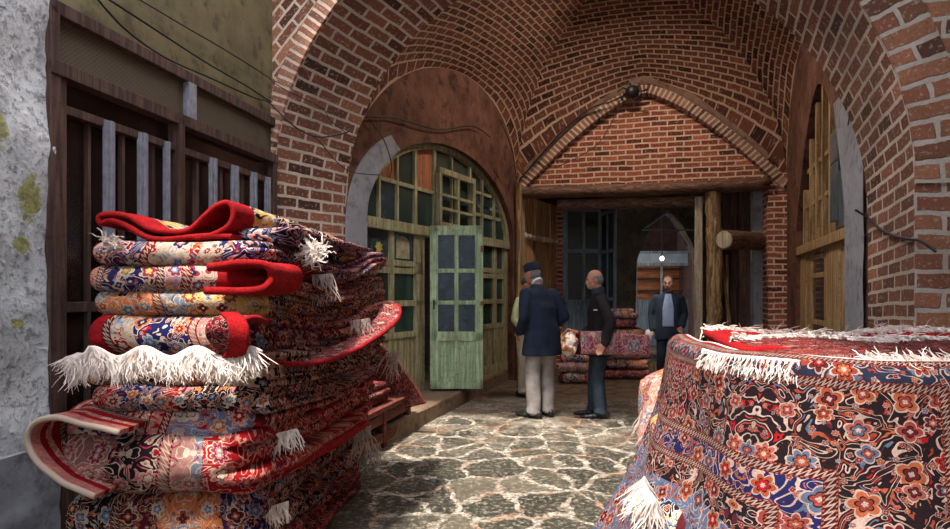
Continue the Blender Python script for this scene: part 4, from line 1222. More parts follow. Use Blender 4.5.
# open red flap at the right end of the 'red' bundle
sheet('red_flap', None, [at(205, 290, 2.55), at(235, 291, 2.55), at(262, 289, 2.57), at(271, 278, 2.6), at(266, 266, 2.58), at(240, 263, 2.55), at(208, 267, 2.55)], V(.06, .22, -.005), .03, M['redwool'], M['redwool'], parent=roots['red1'])
# red bound arc at the right end of the medallion rug and the long open fold behind it
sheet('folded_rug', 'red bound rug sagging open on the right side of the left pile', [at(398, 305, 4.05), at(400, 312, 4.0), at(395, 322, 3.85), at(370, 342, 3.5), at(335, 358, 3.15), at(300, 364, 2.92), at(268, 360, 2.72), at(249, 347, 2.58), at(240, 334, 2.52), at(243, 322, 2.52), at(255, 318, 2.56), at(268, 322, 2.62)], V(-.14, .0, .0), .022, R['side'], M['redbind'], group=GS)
sheet('red_band', None, [at(236, 314, 2.56), at(244, 322, 2.5), at(247, 336, 2.49), at(243, 352, 2.53), at(236, 358, 2.57)], V(-.07, 0, 0), .02, M['redwool'], M['redwool'], parent=roots['medal3'])
# orange strip far down on the right side
sheet('orange_rug_edge', None, [at(245, 497, 2.75), at(290, 467, 3.0), at(330, 446, 3.4), at(358, 428, 3.8), at(366, 424, 4.0)], V(-.1, 0, .0), .05, rug_mat('rug_orange_edge', [(-9, 'f', (.45, .08, .02))], [RUST, ORANGE, RED, BLACK], seed=3, fs=18, vine=.3), M['redbind'], parent=roots['maroon8'])
# left loop of the rose rug: curled sheet end
sheet('rose_curl', None, [at(120, 432, 2.5), at(90, 426, 2.5), at(58, 418, 2.5), at(34, 424, 2.5), at(27, 442, 2.5), at(38, 462, 2.49), at(62, 482, 2.48), at(95, 497, 2.48)], V(.05, .35, 0), .022, R['rose'], rug_mat('rug_rose_edge', [(-9, 'f', (.4, .1, .09))], [PINK, RED, CREAM], seed=8, fs=14), parent=roots['rose7'])

# ---------- bench, rugs by the door
bn = empty('bench', V(-.85, 5.6, 0), 'low dark red wooden bench by the step behind the left pile', 'bench')
A = V(-.98, 4.75, 0); B = V(-.66, 6.1, 0); FBn = frame(A, B, V(3, 5, 0)); Lb = (B-A).length
def bb(nm, x0, x1, y0, y1, z0, z1, mat=M['wood_red']):
    mb = MB(); mb.box(((x0+x1)/2, (y0+y1)/2, (z0+z1)/2), (x1-x0, y1-y0, z1-z0), FBn); return mb.build(nm, mat, bn, bevel=.006)
bb('seat', -.03, Lb+.03, -.03, .5, .33, .38); bb('front_rail', 0, Lb, 0, .03, .22, .31); bb('front_rail', 0, Lb, 0, .03, .05, .14)
for x in (0, Lb/2-.03, Lb-.07): bb('leg', x, x+.07, -.01, .05, 0, .33); bb('leg', x, x+.07, .42, .48, 0, .33)
bb('back_panel', 0, Lb, .2, .23, .02, .33, M['dark_room'])
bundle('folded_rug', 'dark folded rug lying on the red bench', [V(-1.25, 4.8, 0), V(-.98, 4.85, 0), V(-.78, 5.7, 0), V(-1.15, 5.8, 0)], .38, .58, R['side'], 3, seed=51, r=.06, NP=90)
mb = MB(); A = at(384, 345, 5.9); B = at(426, 400, 6.05)
o = None
mb.add([A, B, B+V(-.05, .05, -.0), A+V(-.05, .05, 0)], [(0, 1, 2, 3)])
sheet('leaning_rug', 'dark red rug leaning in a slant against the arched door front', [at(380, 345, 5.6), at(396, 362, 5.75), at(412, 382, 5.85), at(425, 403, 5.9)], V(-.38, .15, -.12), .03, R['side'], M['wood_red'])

# ---------- big draped rug pile on the right
rug_big = rug_mat('rug_big', [(-9, 'plain', RED), (.025, 'guard', MAROON), (.055, 'f', (.02, .025, .05)), (.105, 'guard', MAROON), (.135, 'f', BLACK), (.385, 'guard', MAROON), (.418, 'f', NAVY), (.50, 'guard', MAROON), (.53, 'f', BLACK), (.62, 'f', (.1, .15, .25))],
                 [(.4, .1, .04), RUST, (.36, .09, .07), RED, (.1, .13, .2), (.26, .04, .025), (.3, .05, .04), MAROON], line=(.5, .34, .28), corner=(0.0, 0.0, -1.0), fs=9.5, seed=21, wave=.007, bright=.8)
# plan of the top front edge, u measured from the right-hand edge of the rug leftwards (negative)
plan = [V(3.1, 1.62, 0), V(2.3, 1.70, 0), V(1.75, 1.75, 0), V(1.45, 1.78, 0), V(1.22, 1.83, 0), V(1.06, 1.95, 0), V(.965, 2.15, 0), V(.925, 2.45, 0), V(.95, 2.8, 0), V(1.02, 3.15, 0)]
def crv(pts, sub):
    cur = []; n = len(pts)
    for i in range(n-1):
        p0, p1, p2, p3 = pts[max(0, i-1)], pts[i], pts[i+1], pts[min(n-1, i+2)]
        for k in range(sub):
            t = k/sub; cur.append(.5*((2*p1)+(p2-p0)*t+(2*p0-5*p1+4*p2-p3)*t*t+(3*p1-p0-3*p2+p3)*t**3))
    cur.append(pts[-1].copy()); return cur
pc = crv(plan, 16); nP = len(pc); ctr = V(2.2, 2.7, 0)
ul = [0]
for i in range(1, nP): ul.append(ul[-1]+(pc[i]-pc[i-1]).length)
# find u at px 950 approx so that the side border (rug's right edge) passes there
def u_of(px):
    for i in range(nP-1):
        a = CX+F*pc[i].x/pc[i].y; b = CX+F*pc[i+1].x/pc[i+1].y
        if b < px: return lerp(ul[i], ul[i+1], (a-px)/(a-b))
    return ul[-1]
uR = u_of(985)
topz = 1.165
mb = MB(); P = []; U = []
NV = 60
nrms = []
for i in range(nP):
    t = (pc[min(nP-1, i+1)]-pc[max(0, i-1)]).normalized(); n_ = V(-t.y, t.x, 0)
    if n_.dot(pc[i]-ctr) < 0: n_ = -n_
    nrms.append(n_)
def bigpt(i, v, lift=0):
    """v <0 lies on the top, v>0 hangs"""
    n_ = nrms[i]; p = pc[i]; R_ = .06
    left = sst(.9, 2.3, ul[i])
    if v < 0:
        a = -v; q = p-n_*(R_+a); z = topz+.028*a+.015*noise.noise(V(q.x*3, q.y*3, 0))
    elif v < R_*PI/2:
        a = v/R_; q = p-n_*R_*(1-math.sin(a)); z = topz-R_*(1-math.cos(a))
    else:
        d = v-R_*PI/2; z = topz-R_-d*.97; out = .16*d+(.2*d*d)*left
        q = p+n_*out
    wv = .02*noise.noise(V(ul[i]*2.2, v*1.6, 3))+.035*left*math.sin(ul[i]*9+v*2)*sst(0.05, .5, v)
    q = q+n_*(wv+lift)
    return V(q.x, q.y, max(.02, z+lift*.5+.012*noise.noise(V(ul[i]*3, v*3, 7))))
vs_ = [-.02, -.013, -.006, 0]+[.012*k for k in range(1, 9)]+[.12+1.02*k/46 for k in range(47)]
v_top = -.02
iR = max(0, next(i for i in range(nP) if ul[i] >= uR)-1)
for i in range(iR, nP):
    P.append([bigpt(i, v) for v in vs_]); U.append([(ul[i]-uR, v-v_top) for v in vs_])
# u grows leftwards from the right edge: use -u so D = (u-u0)*-1*-1
mb.grid(P, [[(-(u), v) for u, v in r] for r in U])
big = mb.build('draped_rug', rug_big, smooth=True)
tag(big, 'large dark floral rug with patterned borders draped over the right pile', 'rug')
sol = big.modifiers.new('thick', 'SOLIDIFY'); sol.thickness = .012; sol.offset = 1
# fringe of the big rug lying over the top edge
pts = [bigpt(i, -.02, .006) for i in range(20, nP, 3)]
fringe(big, [bigpt(i, -.02, .015) for i in range(max(28, iR), 66, 2)], V(-.1, .5, .25), .06, 260, M['fringe'], .0022, .8, seedv=31)
ia = [i for i in range(nP) if pc[i].y < 2.6 and 700 < CX+F*pc[i].x/pc[i].y < 800]
fringe(big, [bigpt(i, .045, .012) for i in ia], V(-.1, -.35, -1), .075, 520, M['fringe'], .0024, .55, seedv=32, gather=24)
mb = MB(); mb.tube([bigpt(i, .04, .012) for i in ia], .006, 6); mb.build('selvage_cord', M['fringe'], big, smooth=True)
fringe(big, [bigpt(i, -.02, .015) for i in range(iR, iR+16, 2)], V(-.2, -.6, -.3), .07, 220, M['fringe_dirty'], .0022, .8, seedv=33)
mb = MB(); mb.tube([bigpt(i, -.02, .012) for i in range(iR, nP-8, 1)], .008, 6); mb.build('selvage_cord', M['fringe'], big, smooth=True)
# rugs of the pile beneath
def under(k, z0, z1, inset, mat, label):
    poly = [V(.98+inset, 1.98+inset, 0), V(3.1, 1.85+inset, 0), V(3.1, 3.3, 0), V(1.02+inset*.6, 3.35, 0)]
    return bundle('folded_rug', label, poly, z0, z1, mat, 3, seed=60+k, r=.18, group='folded rugs in the right pile', NP=160)
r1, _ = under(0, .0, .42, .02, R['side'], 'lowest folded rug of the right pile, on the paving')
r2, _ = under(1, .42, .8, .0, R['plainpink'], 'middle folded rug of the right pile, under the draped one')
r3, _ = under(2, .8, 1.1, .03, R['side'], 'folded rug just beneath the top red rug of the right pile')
# top red rugs with fringed far edges
def flat_rug(label, front, back, z, mat, fr, seed, wav=.02, thick=.03):
    P = []; n = len(front)
    for i in range(n):
        row = []
        for j in range(13):
            q = front[i].lerp(back[i], j/12); row.append(V(q.x, q.y, z(q)+wav*noise.noise(V(q.x*2.2, q.y*2.2, seed))))
        P.append(row)
    mb = MB(); mb.grid(P, [[(p.x, p.y) for p in r] for r in P]); o = mb.build('folded_rug', mat, smooth=True); tag(o, label, 'rug', 'folded rugs in the right pile')
    s_ = o.modifiers.new('t', 'SOLIDIFY'); s_.thickness = thick; s_.offset = -1
    mb = MB(); mb.tube(wavy([r[-1]+V(0, 0, .004) for r in P], .02), .008, 6); mb.build('selvage_cord', M['fringe'], o, smooth=True)
    fringe(o, [r[-1]+V(0, 0, .008) for r in P], fr, .11, 900, M['fringe'], .003, .8, seedv=seed, gather=70)
    return o
n = 40
front = [V(lerp(1.1, 3.0, i/(n-1)), 2.05-.1*i/(n-1), 0) for i in range(n)]
back = [V(lerp(1.12, 3.1, i/(n-1)), 2.62+.06*math.sin(i*.5), 0) for i in range(n)]
flat_rug('upper fringed rug lying flat on top of the right pile', front, back, lambda q: 1.175+.03*(q.y-2), R['side'], V(0, -1, -.1), 71, .03)
back2 = [V(lerp(1.17, 3.2, i/(n-1)), 3.1+.1*math.sin(i*.35), 0) for i in range(n)]
front2 = [V(lerp(1.02, 3.1, i/(n-1)), 2.3, 0) for i in range(n)]
flat_rug('lower red rug whose fringed far edge shows at the back of the right pile', front2, back2, lambda q: 1.165+.035*(q.y-2.3), M['redwool'], V(0, -1, -.1), 72, .03)
# side rugs hanging on the left flank of the pile
def flank(name, label, pl, z0, z1, mat, seed, amp=.05, cat='rug'):
    cur = crv(pl, 14); n = len(cur); P = []; U = []; d = 0
    for i in range(n):
        if i: d += (cur[i]-cur[i-1]).length
        t = (cur[min(n-1, i+1)]-cur[max(0, i-1)]).normalized(); n_ = V(-t.y, t.x, 0)
        if n_.x > 0: n_ = -n_
        row = []; ur = []
        for j in range(31):
            f = j/30; z = lerp(z1, z0, f)
            o_ = (amp*math.sin(f*PI*2.2+d*5+seed)+.1*math.sin(f*PI*.5)+.03*math.sin(d*17+f*3))
            top = -.16*(1-sst(0, .14, f))
            q = cur[i]+n_*(o_+top); row.append(V(q.x, q.y, z+.015*math.sin(d*12))); ur.append((d, f*(z1-z0)*1.2+seed))
        P.append(row); U.append(ur)
    mb = MB(); mb.grid(P, U); o = mb.build(name, mat, smooth=True); tag(o, label, cat)
    s_ = o.modifiers.new('t', 'SOLIDIFY'); s_.thickness = .02; s_.offset = 0
    return o
o1 = flank('hanging_rug', 'pinkish red rug hanging in folds on the left flank of the right pile', [V(1.08, 2.9, 0), V(1.03, 3.25, 0), V(1.08, 3.6, 0), V(1.25, 3.9, 0)], .05, .97, R['plainpink'], 3, .04)
o2 = flank('hanging_rug', 'rust coloured rug curled just behind the edge of the large draped rug', [V(1.0, 2.55, 0), V(.955, 2.8, 0), V(1.0, 3.05, 0)], .2, .85, R['beige'], 5, .05)
o3 = flank('hanging_rug', 'dark rug hanging low at the left foot of the right pile', [V(.88, 2.28, 0), V(.735, 2.42, 0), V(.75, 2.62, 0), V(.85, 2.8, 0)], .05, .58, R['maroon'], 6, .03)
fringe(o3, [V(.69, 2.28, .60), V(.685, 2.34, .61), V(.69, 2.44, .62), V(.72, 2.55, .61)], V(-.25, 0, -1), .15, 330, M['fringe'], .0028, .55, seedv=41)
fringe(o1, [V(.98, 3.05, .62), V(.93, 3.25, .66), V(.96, 3.45, .72)], V(-.3, 0, -1), .12, 120, M['fringe_dirty'], .003, .5, seedv=42)

# ---------- far rug piles
mats_ = ['side', 'maroon', 'plainpink', 'side', 'maroon', 'side', 'red']
z = 0.0
labs = ['dark rug at the bottom of the far pile behind the carried rug', 'maroon rug second in the far pile', 'dull pink rug third in the far pile', 'dark rug in the middle of the far pile', 'maroon rug fifth up in the far pile', 'dark rug second from the top of the far pile', 'topmost rug of the far pile behind the man in black']
for i in range(7):
    h = .165; ox = .04*math.sin(i*2.1)
    bundle('stacked_rug', labs[i], [V(2.02+ox, 9.75, 0), V(2.85+ox-.035*i, 9.7, 0), V(2.95+ox-.03*i, 10.5, 0), V(2.1+ox, 10.5, 0)], z+.0, z+h, R[mats_[i]], 2, seed=80+i, r=.06, group='rugs in the far pile', NP=70)
    z += h
z = 0
for i in range(3):
    bundle('stacked_rug', ['lowest rug of the small pile between the two men', 'middle rug of the small pile between the two men', 'top rug of the small pile between the two men'][i], [V(1.30, 9.3, 0), V(1.98, 9.25, 0), V(2.0, 9.9, 0), V(1.4, 9.9, 0)], z, z+.17, R[['maroon', 'plainpink', 'red'][i]], 2, seed=90+i, r=.05, group='rugs in the small far pile', NP=70)
    z += .17

# ================================================================== PEOPLE
def fuse(mb, voxel, smooth=2):
    me = bpy.data.meshes.new('tmp'); me.from_pydata([tuple(v) for v in mb.v], [], mb.f)
    o = bpy.data.objects.new('tmp', me); C.objects.link(o)
    m = o.modifiers.new('r', 'REMESH'); m.mode = 'VOXEL'; m.voxel_size = voxel; m.adaptivity = 0
    s_ = o.modifiers.new('s', 'SMOOTH'); s_.factor = .5; s_.iterations = smooth
    dg = bpy.context.evaluated_depsgraph_get(); dg.update()
    out = bpy.data.meshes.new_from_object(o.evaluated_get(dg))
    bpy.data.objects.remove(o); bpy.data.meshes.remove(me)
    return out
def limb(mb, pts, rad, seg=12):
    """closed tapering limb with round ends"""
    P = [Vector(p) for p in pts]
    for i in range(len(P)-1):
        a, b = P[i], P[i+1]; n = 6
        mb.tube([a.lerp(b, k/n) for k in range(n+1)], [lerp(rad[i], rad[i+1], k/n) for k in range(n+1)], seg)
    for p, r in zip(P, rad): mb.ell(p, (r, r, r), None, 12, 8)
def loft(mb, rings, seg=20):
    """rings: (centre, rx, ry, yaw)"""
    P = []
    for c, rx, ry, yaw in rings:
        c = Vector(c); P.append([c+V(rx*math.cos(a)*math.cos(yaw)-ry*math.sin(a)*math.sin(yaw), rx*math.cos(a)*math.sin(yaw)+ry*math.sin(a)*math.cos(yaw), 0) for a in [2*PI*k/seg for k in range(seg)]])
    n = len(P); vs = [q for r in P for q in r]
    fs = [(i*seg+k, i*seg+(k+1) % seg, (i+1)*seg+(k+1) % seg, (i+1)*seg+k) for i in range(n-1) for k in range(seg)]
    fs += [tuple(range(seg-1, -1, -1)), tuple((n-1)*seg+k for k in range(seg))]
    mb.add(vs, fs)
def skin(c):
    g = G('skin', .55, .35); p = g.pos(); return g.col(g.mix(g.noise(p, 25, 3), tuple(k*.8 for k in c), c))
def cloth(name, c, v=.3):
    g = G(name, .85, .2); p = g.pos()
    n = g.noise(p, 9, 4, .6); g.bump(g.m('ADD', n, g.m('MULTIPLY', g.noise(p, 220, 2), .15)), .55, .02)
    return g.col(g.ramp(n, [(.3, tuple(k*(1-v) for k in c)), (.7, tuple(min(1, k*(1+v)) for k in c))]))

class Person:
    """local frame: x to the person's right-hand side seen from behind (right), y forward, z up"""
    def __init__(s, loc, face, sc_, joints, label, skin_c):
        s.M = Matrix.Translation(Vector(loc)) @ Matrix.Rotation(face, 4, 'Z') @ Matrix.Scale(sc_, 4)
        s.loc = Vector(loc); s.j = joints; s.skin = skin(skin_c); s.label = label; s.sc = sc_
    def mesh(s, mb, voxel, name, mat, parent, sm=2):
        mb.v = [s.M @ v for v in mb.v]
        me = fuse(mb, voxel, sm); me.name = name
        off = parent_world(parent) if parent else s.loc
        for v in me.vertices: v.co -= off
        me.materials.clear(); me.materials.append(mat)
        for p in me.polygons: p.use_smooth = True
        o = bpy.data.objects.new(name, me); C.objects.link(o)
        if parent: o.parent = parent
        else: o.location = s.loc
        return o
    def body(s):
        j = s.j; mb = MB(); hd = j['head']; yaw, pitch = j.get('head_yaw', 0), j.get('head_pitch', 0)
        s.H = Matrix.Translation(Vector(hd)) @ Matrix.Rotation(yaw, 4, 'Z') @ Matrix.Rotation(pitch, 4, 'X')
        H = s.H
        # skull, jaw, face
        mb.ell((0, -.01, .02), (.074, .093, .1), H, 20, 14)
        mb.ell((0, .022, -.04), (.058, .066, .075), H, 16, 12)
        mb.ell((0, .068, -.078), (.026, .022, .02), H, 12, 8)      # chin
        mb.ell((0, .088, -.012), (.012, .018, .028), H, 10, 8)      # nose
        mb.ell((0, .098, -.028), (.016, .014, .012), H, 10, 8)
        mb.ell((0, .081, -.052), (.024, .012, .008), H, 10, 8)      # lips
        mb.ell((0, .074, .024), (.05, .02, .011), H, 12, 8)        # brow ridge
        for sx in (-1, 1):
            mb.ell((sx*.045, .06, -.012), (.02, .02, .02), H, 10, 8)
            mb.ell((sx*.077, -.008, -.008), (.009, .02, .032), H, 10, 8)   # ears
        nb = Vector(j['neck'])
        limb(mb, [H @ V(0, -.02, -.05), nb], [.052, .058])
        # torso
        pe = Vector(j['pelvis']); ch = nb.lerp(pe, .3)
        loft(mb, [(nb+V(0, 0, .0), .06, .055, 0), (nb+V(0, 0, -.07), .14, .075, 0), (ch, .165, .105, 0), (nb.lerp(pe, .65), .145, .1, 0), (pe+V(0, 0, .04), .15, .11, 0), (pe+V(0, 0, -.08), .145, .11, 0)])
        for sd in 'lr':
            sh, el, wr = [Vector(j[k+sd]) for k in ('sh_', 'el_', 'wr_')]
            limb(mb, [sh+V(0, 0, -.03), el, wr], [.042, .036, .026])
            hi, kn, an = [Vector(j[k+sd]) for k in ('hip_', 'kn_', 'an_')]
            limb(mb, [hi, kn, an], [.08, .052, .036])
            limb(mb, [an, an+Vector(j.get('toe_'+sd, (0, .16, -.05)))*.3+V(0, 0, -.02)], [.034, .03])
            # hand: palm and five fingers
            hdv = Vector(j['hd_'+sd]).normalized(); th = Vector(j['th_'+sd]).normalized()     # pointing, thumb direction
            pn = hdv.cross(th).normalized(); curl = j.get('curl_'+sd, .5)
            for q in range(4):
                off = th*(.03-.019*q); a = wr+hdv*.02+off*.7; b = wr+hdv*(.085-.006*abs(q-1))+off
                mb.tube([a, b], [.014, .013], 8)
                L1 = (.04, .045, .042, .034)[q]
                d2 = (hdv*math.cos(curl)+pn*math.sin(curl)).normalized(); d3 = (hdv*math.cos(curl*2.2)+pn*math.sin(curl*2.2)).normalized()
                c_ = b+d2*L1; limb(mb, [b, c_, c_+d3*L1*.8], [.0105, .0095, .008], 8)
            limb(mb, [wr+hdv*.02+th*.02, wr+hdv*.05+th*.05, wr+hdv*.08+th*.06], [.014, .011, .009], 8)
        o = s.mesh(mb, .0072*s.sc, 'person', s.skin, None, 2)
        tag(o, s.label, 'person'); s.root = o
        eye = plain('dark_eye', (.015, .01, .01), .2, .5)
        for sx in (-1, 1):
            e = MB(); e.ell((sx*.028, .078, .008), (.012, .007, .006), H, 10, 6); e.v = [s.M @ v for v in e.v]; e.build('eye', eye, o, smooth=True)
            e = MB(); e.tube([H @ V(sx*.012, .094, .026), H @ V(sx*.03, .09, .032), H @ V(sx*.045, .078, .026)], [.005, .006, .003], 6); e.v = [s.M @ v for v in e.v]; e.build('eyebrow', s.hairm, o, smooth=True)
        return o
    def part(s, name, mat, fn, voxel=.012, sm=3, label=None):
        mb = MB(); fn(mb); o = s.mesh(mb, voxel*s.sc, name, mat, s.root, sm)
        if label: o['label'] = label
        return o
    def jacket(s, mat, hem, opn=False, wide=1.0, sleeve=True, hemw=.2, sl=1.0):
        j = s.j; nb = Vector(j['neck']); pe = Vector(j['pelvis'])
        def f(mb):
            L = nb-pe
            rr = [(nb+V(0, 0, .03), .068, .062), (nb+V(0, .0, -.01), .1, .08), (nb+V(0, 0, -.05), .158, .1), (nb+V(0, 0, -.09), .196, .115), (nb+V(0, 0, -.15), .205, .125), (nb.lerp(pe, .42), .198, .135), (nb.lerp(pe, .7), .188, .132), (pe+V(0, 0, .05), .196, .142), (V(pe.x, pe.y, hem+.06), hemw, .152), (V(pe.x, pe.y, hem), hemw+.004, .155)]
            rings = []
            for c, rx, ry in rr: rings.append((c, rx*wide, ry*wide, j.get('twist', 0)))
            loft(mb, rings, 24)
            if sleeve:
                for sd in 'lr':
                    sh, el, wr = [Vector(j[k+sd]) for k in ('sh_', 'el_', 'wr_')]
                    w2 = el.lerp(wr, .86*sl if sl < 1 else .9)
                    limb(mb, [sh+V(0, 0, -.01)+(nb-sh)*.04, sh.lerp(el, .5), el, el.lerp(w2, .5), w2], [.068, .065, .06, .055, .05])
            # creases
            for q in range(len(mb.v)):
                p = mb.v[q]; mb.v[q] = p+V(noise.noise(V(p.x*7, p.y*7, p.z*4)), noise.noise(V(p.x*7+4, p.y*7, p.z*4)), 0)*.016
        return s.part('jacket', mat, f)
    def trousers(s, mat, top=None, r=(.098, .074, .062), cuff=.95):
        j = s.j; pe = Vector(j['pelvis'])
        def f(mb):
            loft(mb, [(pe+V(0, 0, .1), .158, .118, 0), (pe, .17, .125, 0), (pe+V(0, 0, -.1), .165, .12, 0)])
            for sd in 'lr':
                hi, kn, an = [Vector(j[k+sd]) for k in ('hip_', 'kn_', 'an_')]
                e = kn.lerp(an, cuff)
                limb(mb, [hi, hi.lerp(kn, .5), kn, kn.lerp(e, .6), e], [r[0], (r[0]+r[1])/2, r[1], (r[1]+r[2])/2, r[2]])
                mb.tube([e+V(0, 0, .03), e+V(0, .01, -.035)], [r[2], r[2]+.012], 14)
            for q in range(len(mb.v)):
                p = mb.v[q]; mb.v[q] = p+V(noise.noise(V(p.x*8, p.y*8, p.z*5)), noise.noise(V(p.x*8+4, p.y*8, p.z*5)), 0)*.012
        return s.part('trousers', mat, f)
    def shoes(s, mat):
        j = s.j
        for sd in 'lr':
            an = Vector(j['an_'+sd]); toe = Vector(j.get('toe_'+sd, (0, .16, -.05))); d = V(toe.x, toe.y, 0).normalized(); z = .0
            def f(mb):
                b = V(an.x, an.y, 0); yaw = math.atan2(d.y, d.x)
                for k, (t, w, h) in enumerate(((-.055, .038, .085), (-.01, .04, .09), (.05, .042, .062), (.11, .047, .048), (.165, .042, .04), (.2, .028, .032))):
                    c = b+d*t; mb.ell((c.x, c.y, h/2+.004), (.045, w, h/2+.004), Matrix.Identity(4), 14, 8) if False else mb.ell((0, 0, 0), (.05, w, h/2+.006), Matrix.Translation(c+V(0, 0, h/2+.004)) @ Matrix.Rotation(yaw, 4, 'Z'), 14, 8)
            s.part('shoe', mat, f, .008, 2)
    def hair(s, mat, fn, name='hair', voxel=.006):
        H = s.H
        def f(mb): fn(mb, H)
        return s.part(name, mat, f, voxel, 1)

navycloth = cloth('navy_jacket_cloth', (.016, .023, .044)); greycloth = cloth('grey_trouser_cloth', (.27, .24, .225), .25)
blackcloth = cloth('black_jacket_cloth', (.016, .013, .014)); jeans = cloth('dark_denim', (.035, .05, .07)); blackshoe = plain('black_leather', (.012, .011, .012), .4, .5, .2)
darknavy = cloth('dark_suit_cloth', (.014, .022, .035)); blueshirt = cloth('light_blue_shirt_cloth', (.2, .25, .38), .15)
greyhair = plain('grey_hair', (.16, .15, .15), .8, .2, .4, 60); darkhair = plain('dark_grey_hair', (.05, .045, .045), .8, .2, .5, 60)

# --- man in navy jacket and cap, seen from behind, facing left-away
P1 = Person((.745, 6.79, 0), math.radians(30), 1.03, {
 'pelvis': (0.02, 0, .9), 'neck': (.0, .06, 1.43), 'head': (-.02, .13, 1.565), 'head_yaw': math.radians(18), 'head_pitch': math.radians(-14),
 'sh_l': (-.17, .05, 1.36), 'el_l': (-.24, -.02, 1.1), 'wr_l': (-.19, .14, .92), 'hd_l': (.1, .6, -.5), 'th_l': (.3, .6, .4), 'curl_l': .6,
 'sh_r': (.19, .03, 1.36), 'el_r': (.29, -.06, 1.1), 'wr_r': (.22, .16, .96), 'hd_r': (-.3, .7, -.3), 'th_r': (0, .3, .7), 'curl_r': -.6,
 'hip_l': (-.08, 0, .88), 'kn_l': (-.09, .03, .48), 'an_l': (-.10, -.01, .08), 'hip_r': (.09, 0, .88), 'kn_r': (.11, .03, .48), 'an_r': (.10, .0, .08),
 'toe_l': (-.06, .16, -.05), 'toe_r': (.03, .16, -.05)}, 'man in a navy jacket, grey trousers and dark cap, seen from behind', (.5, .2, .13))
P1.hairm = greyhair; P1.body(); P1.jacket(navycloth, .68, hemw=.235, wide=1.05); P1.trousers(greycloth, r=(.105, .083, .078), cuff=.97); P1.shoes(blackshoe)
P1.hair(greyhair, lambda mb, H: (mb.ell((0, -.035, .0), (.077, .074, .075), H)))
def cap(mb, H):
    loft(mb, [((0, 0, 0), .084, .102, 0), ((0, 0, .05), .086, .104, 0), ((0, 0, .085), .08, .098, 0), ((0, 0, .1), .06, .075, 0)]); mb.v = [H @ (v+V(0, -.012, .035)) for v in mb.v]
P1.part('cap', cloth('dark_knit_cap', (.015, .018, .03)), lambda mb: cap(mb, P1.H), .007, 2)
P1.part('shirt_collar', cloth('white_collar', (.6, .65, .72), .1), lambda mb: mb.tube([P1.H @ V(0, -.03, -.085), Vector(P1.j['neck'])+V(0, -.01, .035)], [.062, .074], 18), .007, 1, 'pale blue white collar')

# --- man in black jacket in profile facing left, carrying the rug
P2 = Person((1.41, 6.79, 0), math.radians(82), .965, {
 'pelvis': (0.0, 0, .9), 'neck': (.0, .01, 1.45), 'head': (0, .06, 1.605), 'head_yaw': math.radians(4), 'head_pitch': math.radians(-6),
 'sh_l': (-.19, .0, 1.38), 'el_l': (-.33, -.10, 1.12), 'wr_l': (-.39, -.03, .88), 'hd_l': (.12, .55, -.75), 'th_l': (-.1, .8, .5), 'curl_l': -.6,
 'sh_r': (.19, .0, 1.38), 'el_r': (.25, -.02, 1.1), 'wr_r': (.22, .2, .95), 'hd_r': (-.2, .8, 0), 'th_r': (0, .2, .8), 'curl_r': .5,
 'hip_l': (-.09, 0, .88), 'kn_l': (-.10, .03, .47), 'an_l': (-.10, -.01, .08), 'hip_r': (.09, 0, .88), 'kn_r': (.09, .05, .48), 'an_r': (.10, .06, .08)}, 'bald man in black jacket and jeans in profile, holding a pink rug', (.5, .22, .15))
P2.hairm = darkhair; P2.body(); P2.jacket(blackcloth, .72); P2.trousers(jeans, r=(.1, .082, .072), cuff=.97); P2.shoes(blackshoe)
P2.hair(greyhair, lambda mb, H: (mb.ell((0, -.052, .0), (.08, .056, .068), H), mb.ell((.062, -.02, .02), (.02, .05, .035), H), mb.ell((-.062, -.02, .02), (.02, .05, .035), H)))
P2.part('scarf', cloth('dark_scarf', (.03, .035, .05)), lambda mb: mb.tube([Vector(P2.j['neck'])+V(0, 0, .0), Vector(P2.j['neck'])+V(0, .02, .07)], [.085, .07], 18), .008, 2)
mb = MB(); mb.box((0, 0, 0), (.04, .012, .012), Matrix.Translation(P2.M @ V(-.222, .06, 1.26)) @ Matrix.Rotation(0, 4, 'Z')); mb.build('badge', M['fringe'], P2.root)
# carried rug
Yc = 6.52; A = at(577, 343, Yc); B = at(648, 345, Yc)
mb = MB(); Pn = []; U = []; seg = 28
for i in range(41):
    t = i/40; c = A.lerp(B, t); c.z += .012*math.sin(t*5)
    hh = .125; dd = .075; row = []; ur = []
    for k in range(seg+1):
        a = 2*PI*k/seg; ca, sa = math.cos(a), math.sin(a)
        e = .55; row.append(c+V(0, dd*abs(ca)**e*(1 if ca > 0 else -1), hh*abs(sa)**e*(1 if sa > 0 else -1))+V(.006*noise.noise(V(k*.7, i*.3, 0)), .01*noise.noise(V(t*9, k*.4, 1)), 0))
        ur.append((t*.8, k/seg*.65))
    Pn.append(row); U.append(ur)
mb.grid(Pn, U)
for r_, t in ((Pn[0], 0), (Pn[-1], .8)):
    c = sum(r_[:-1], V(0, 0, 0))/seg; mb.add([c]+r_[:-1], [(0, 1+i, 1+(i+1) % seg) for i in range(seg)], [(t, .1)]+[(t, .02*i) for i in range(seg)])
cr = mb.build('carried_rug', R['pink'], smooth=True); tag(cr, 'pink rug carried under the arm of the man in black', 'rug')
mb = MB(); mb.tube([A+V(.05, 0, -.118), A+V(.4, -.0, -.126), B+V(-.02, 0, -.12)], .012, 6); mb.build('dark_underside', M['wood_dark'], cr)
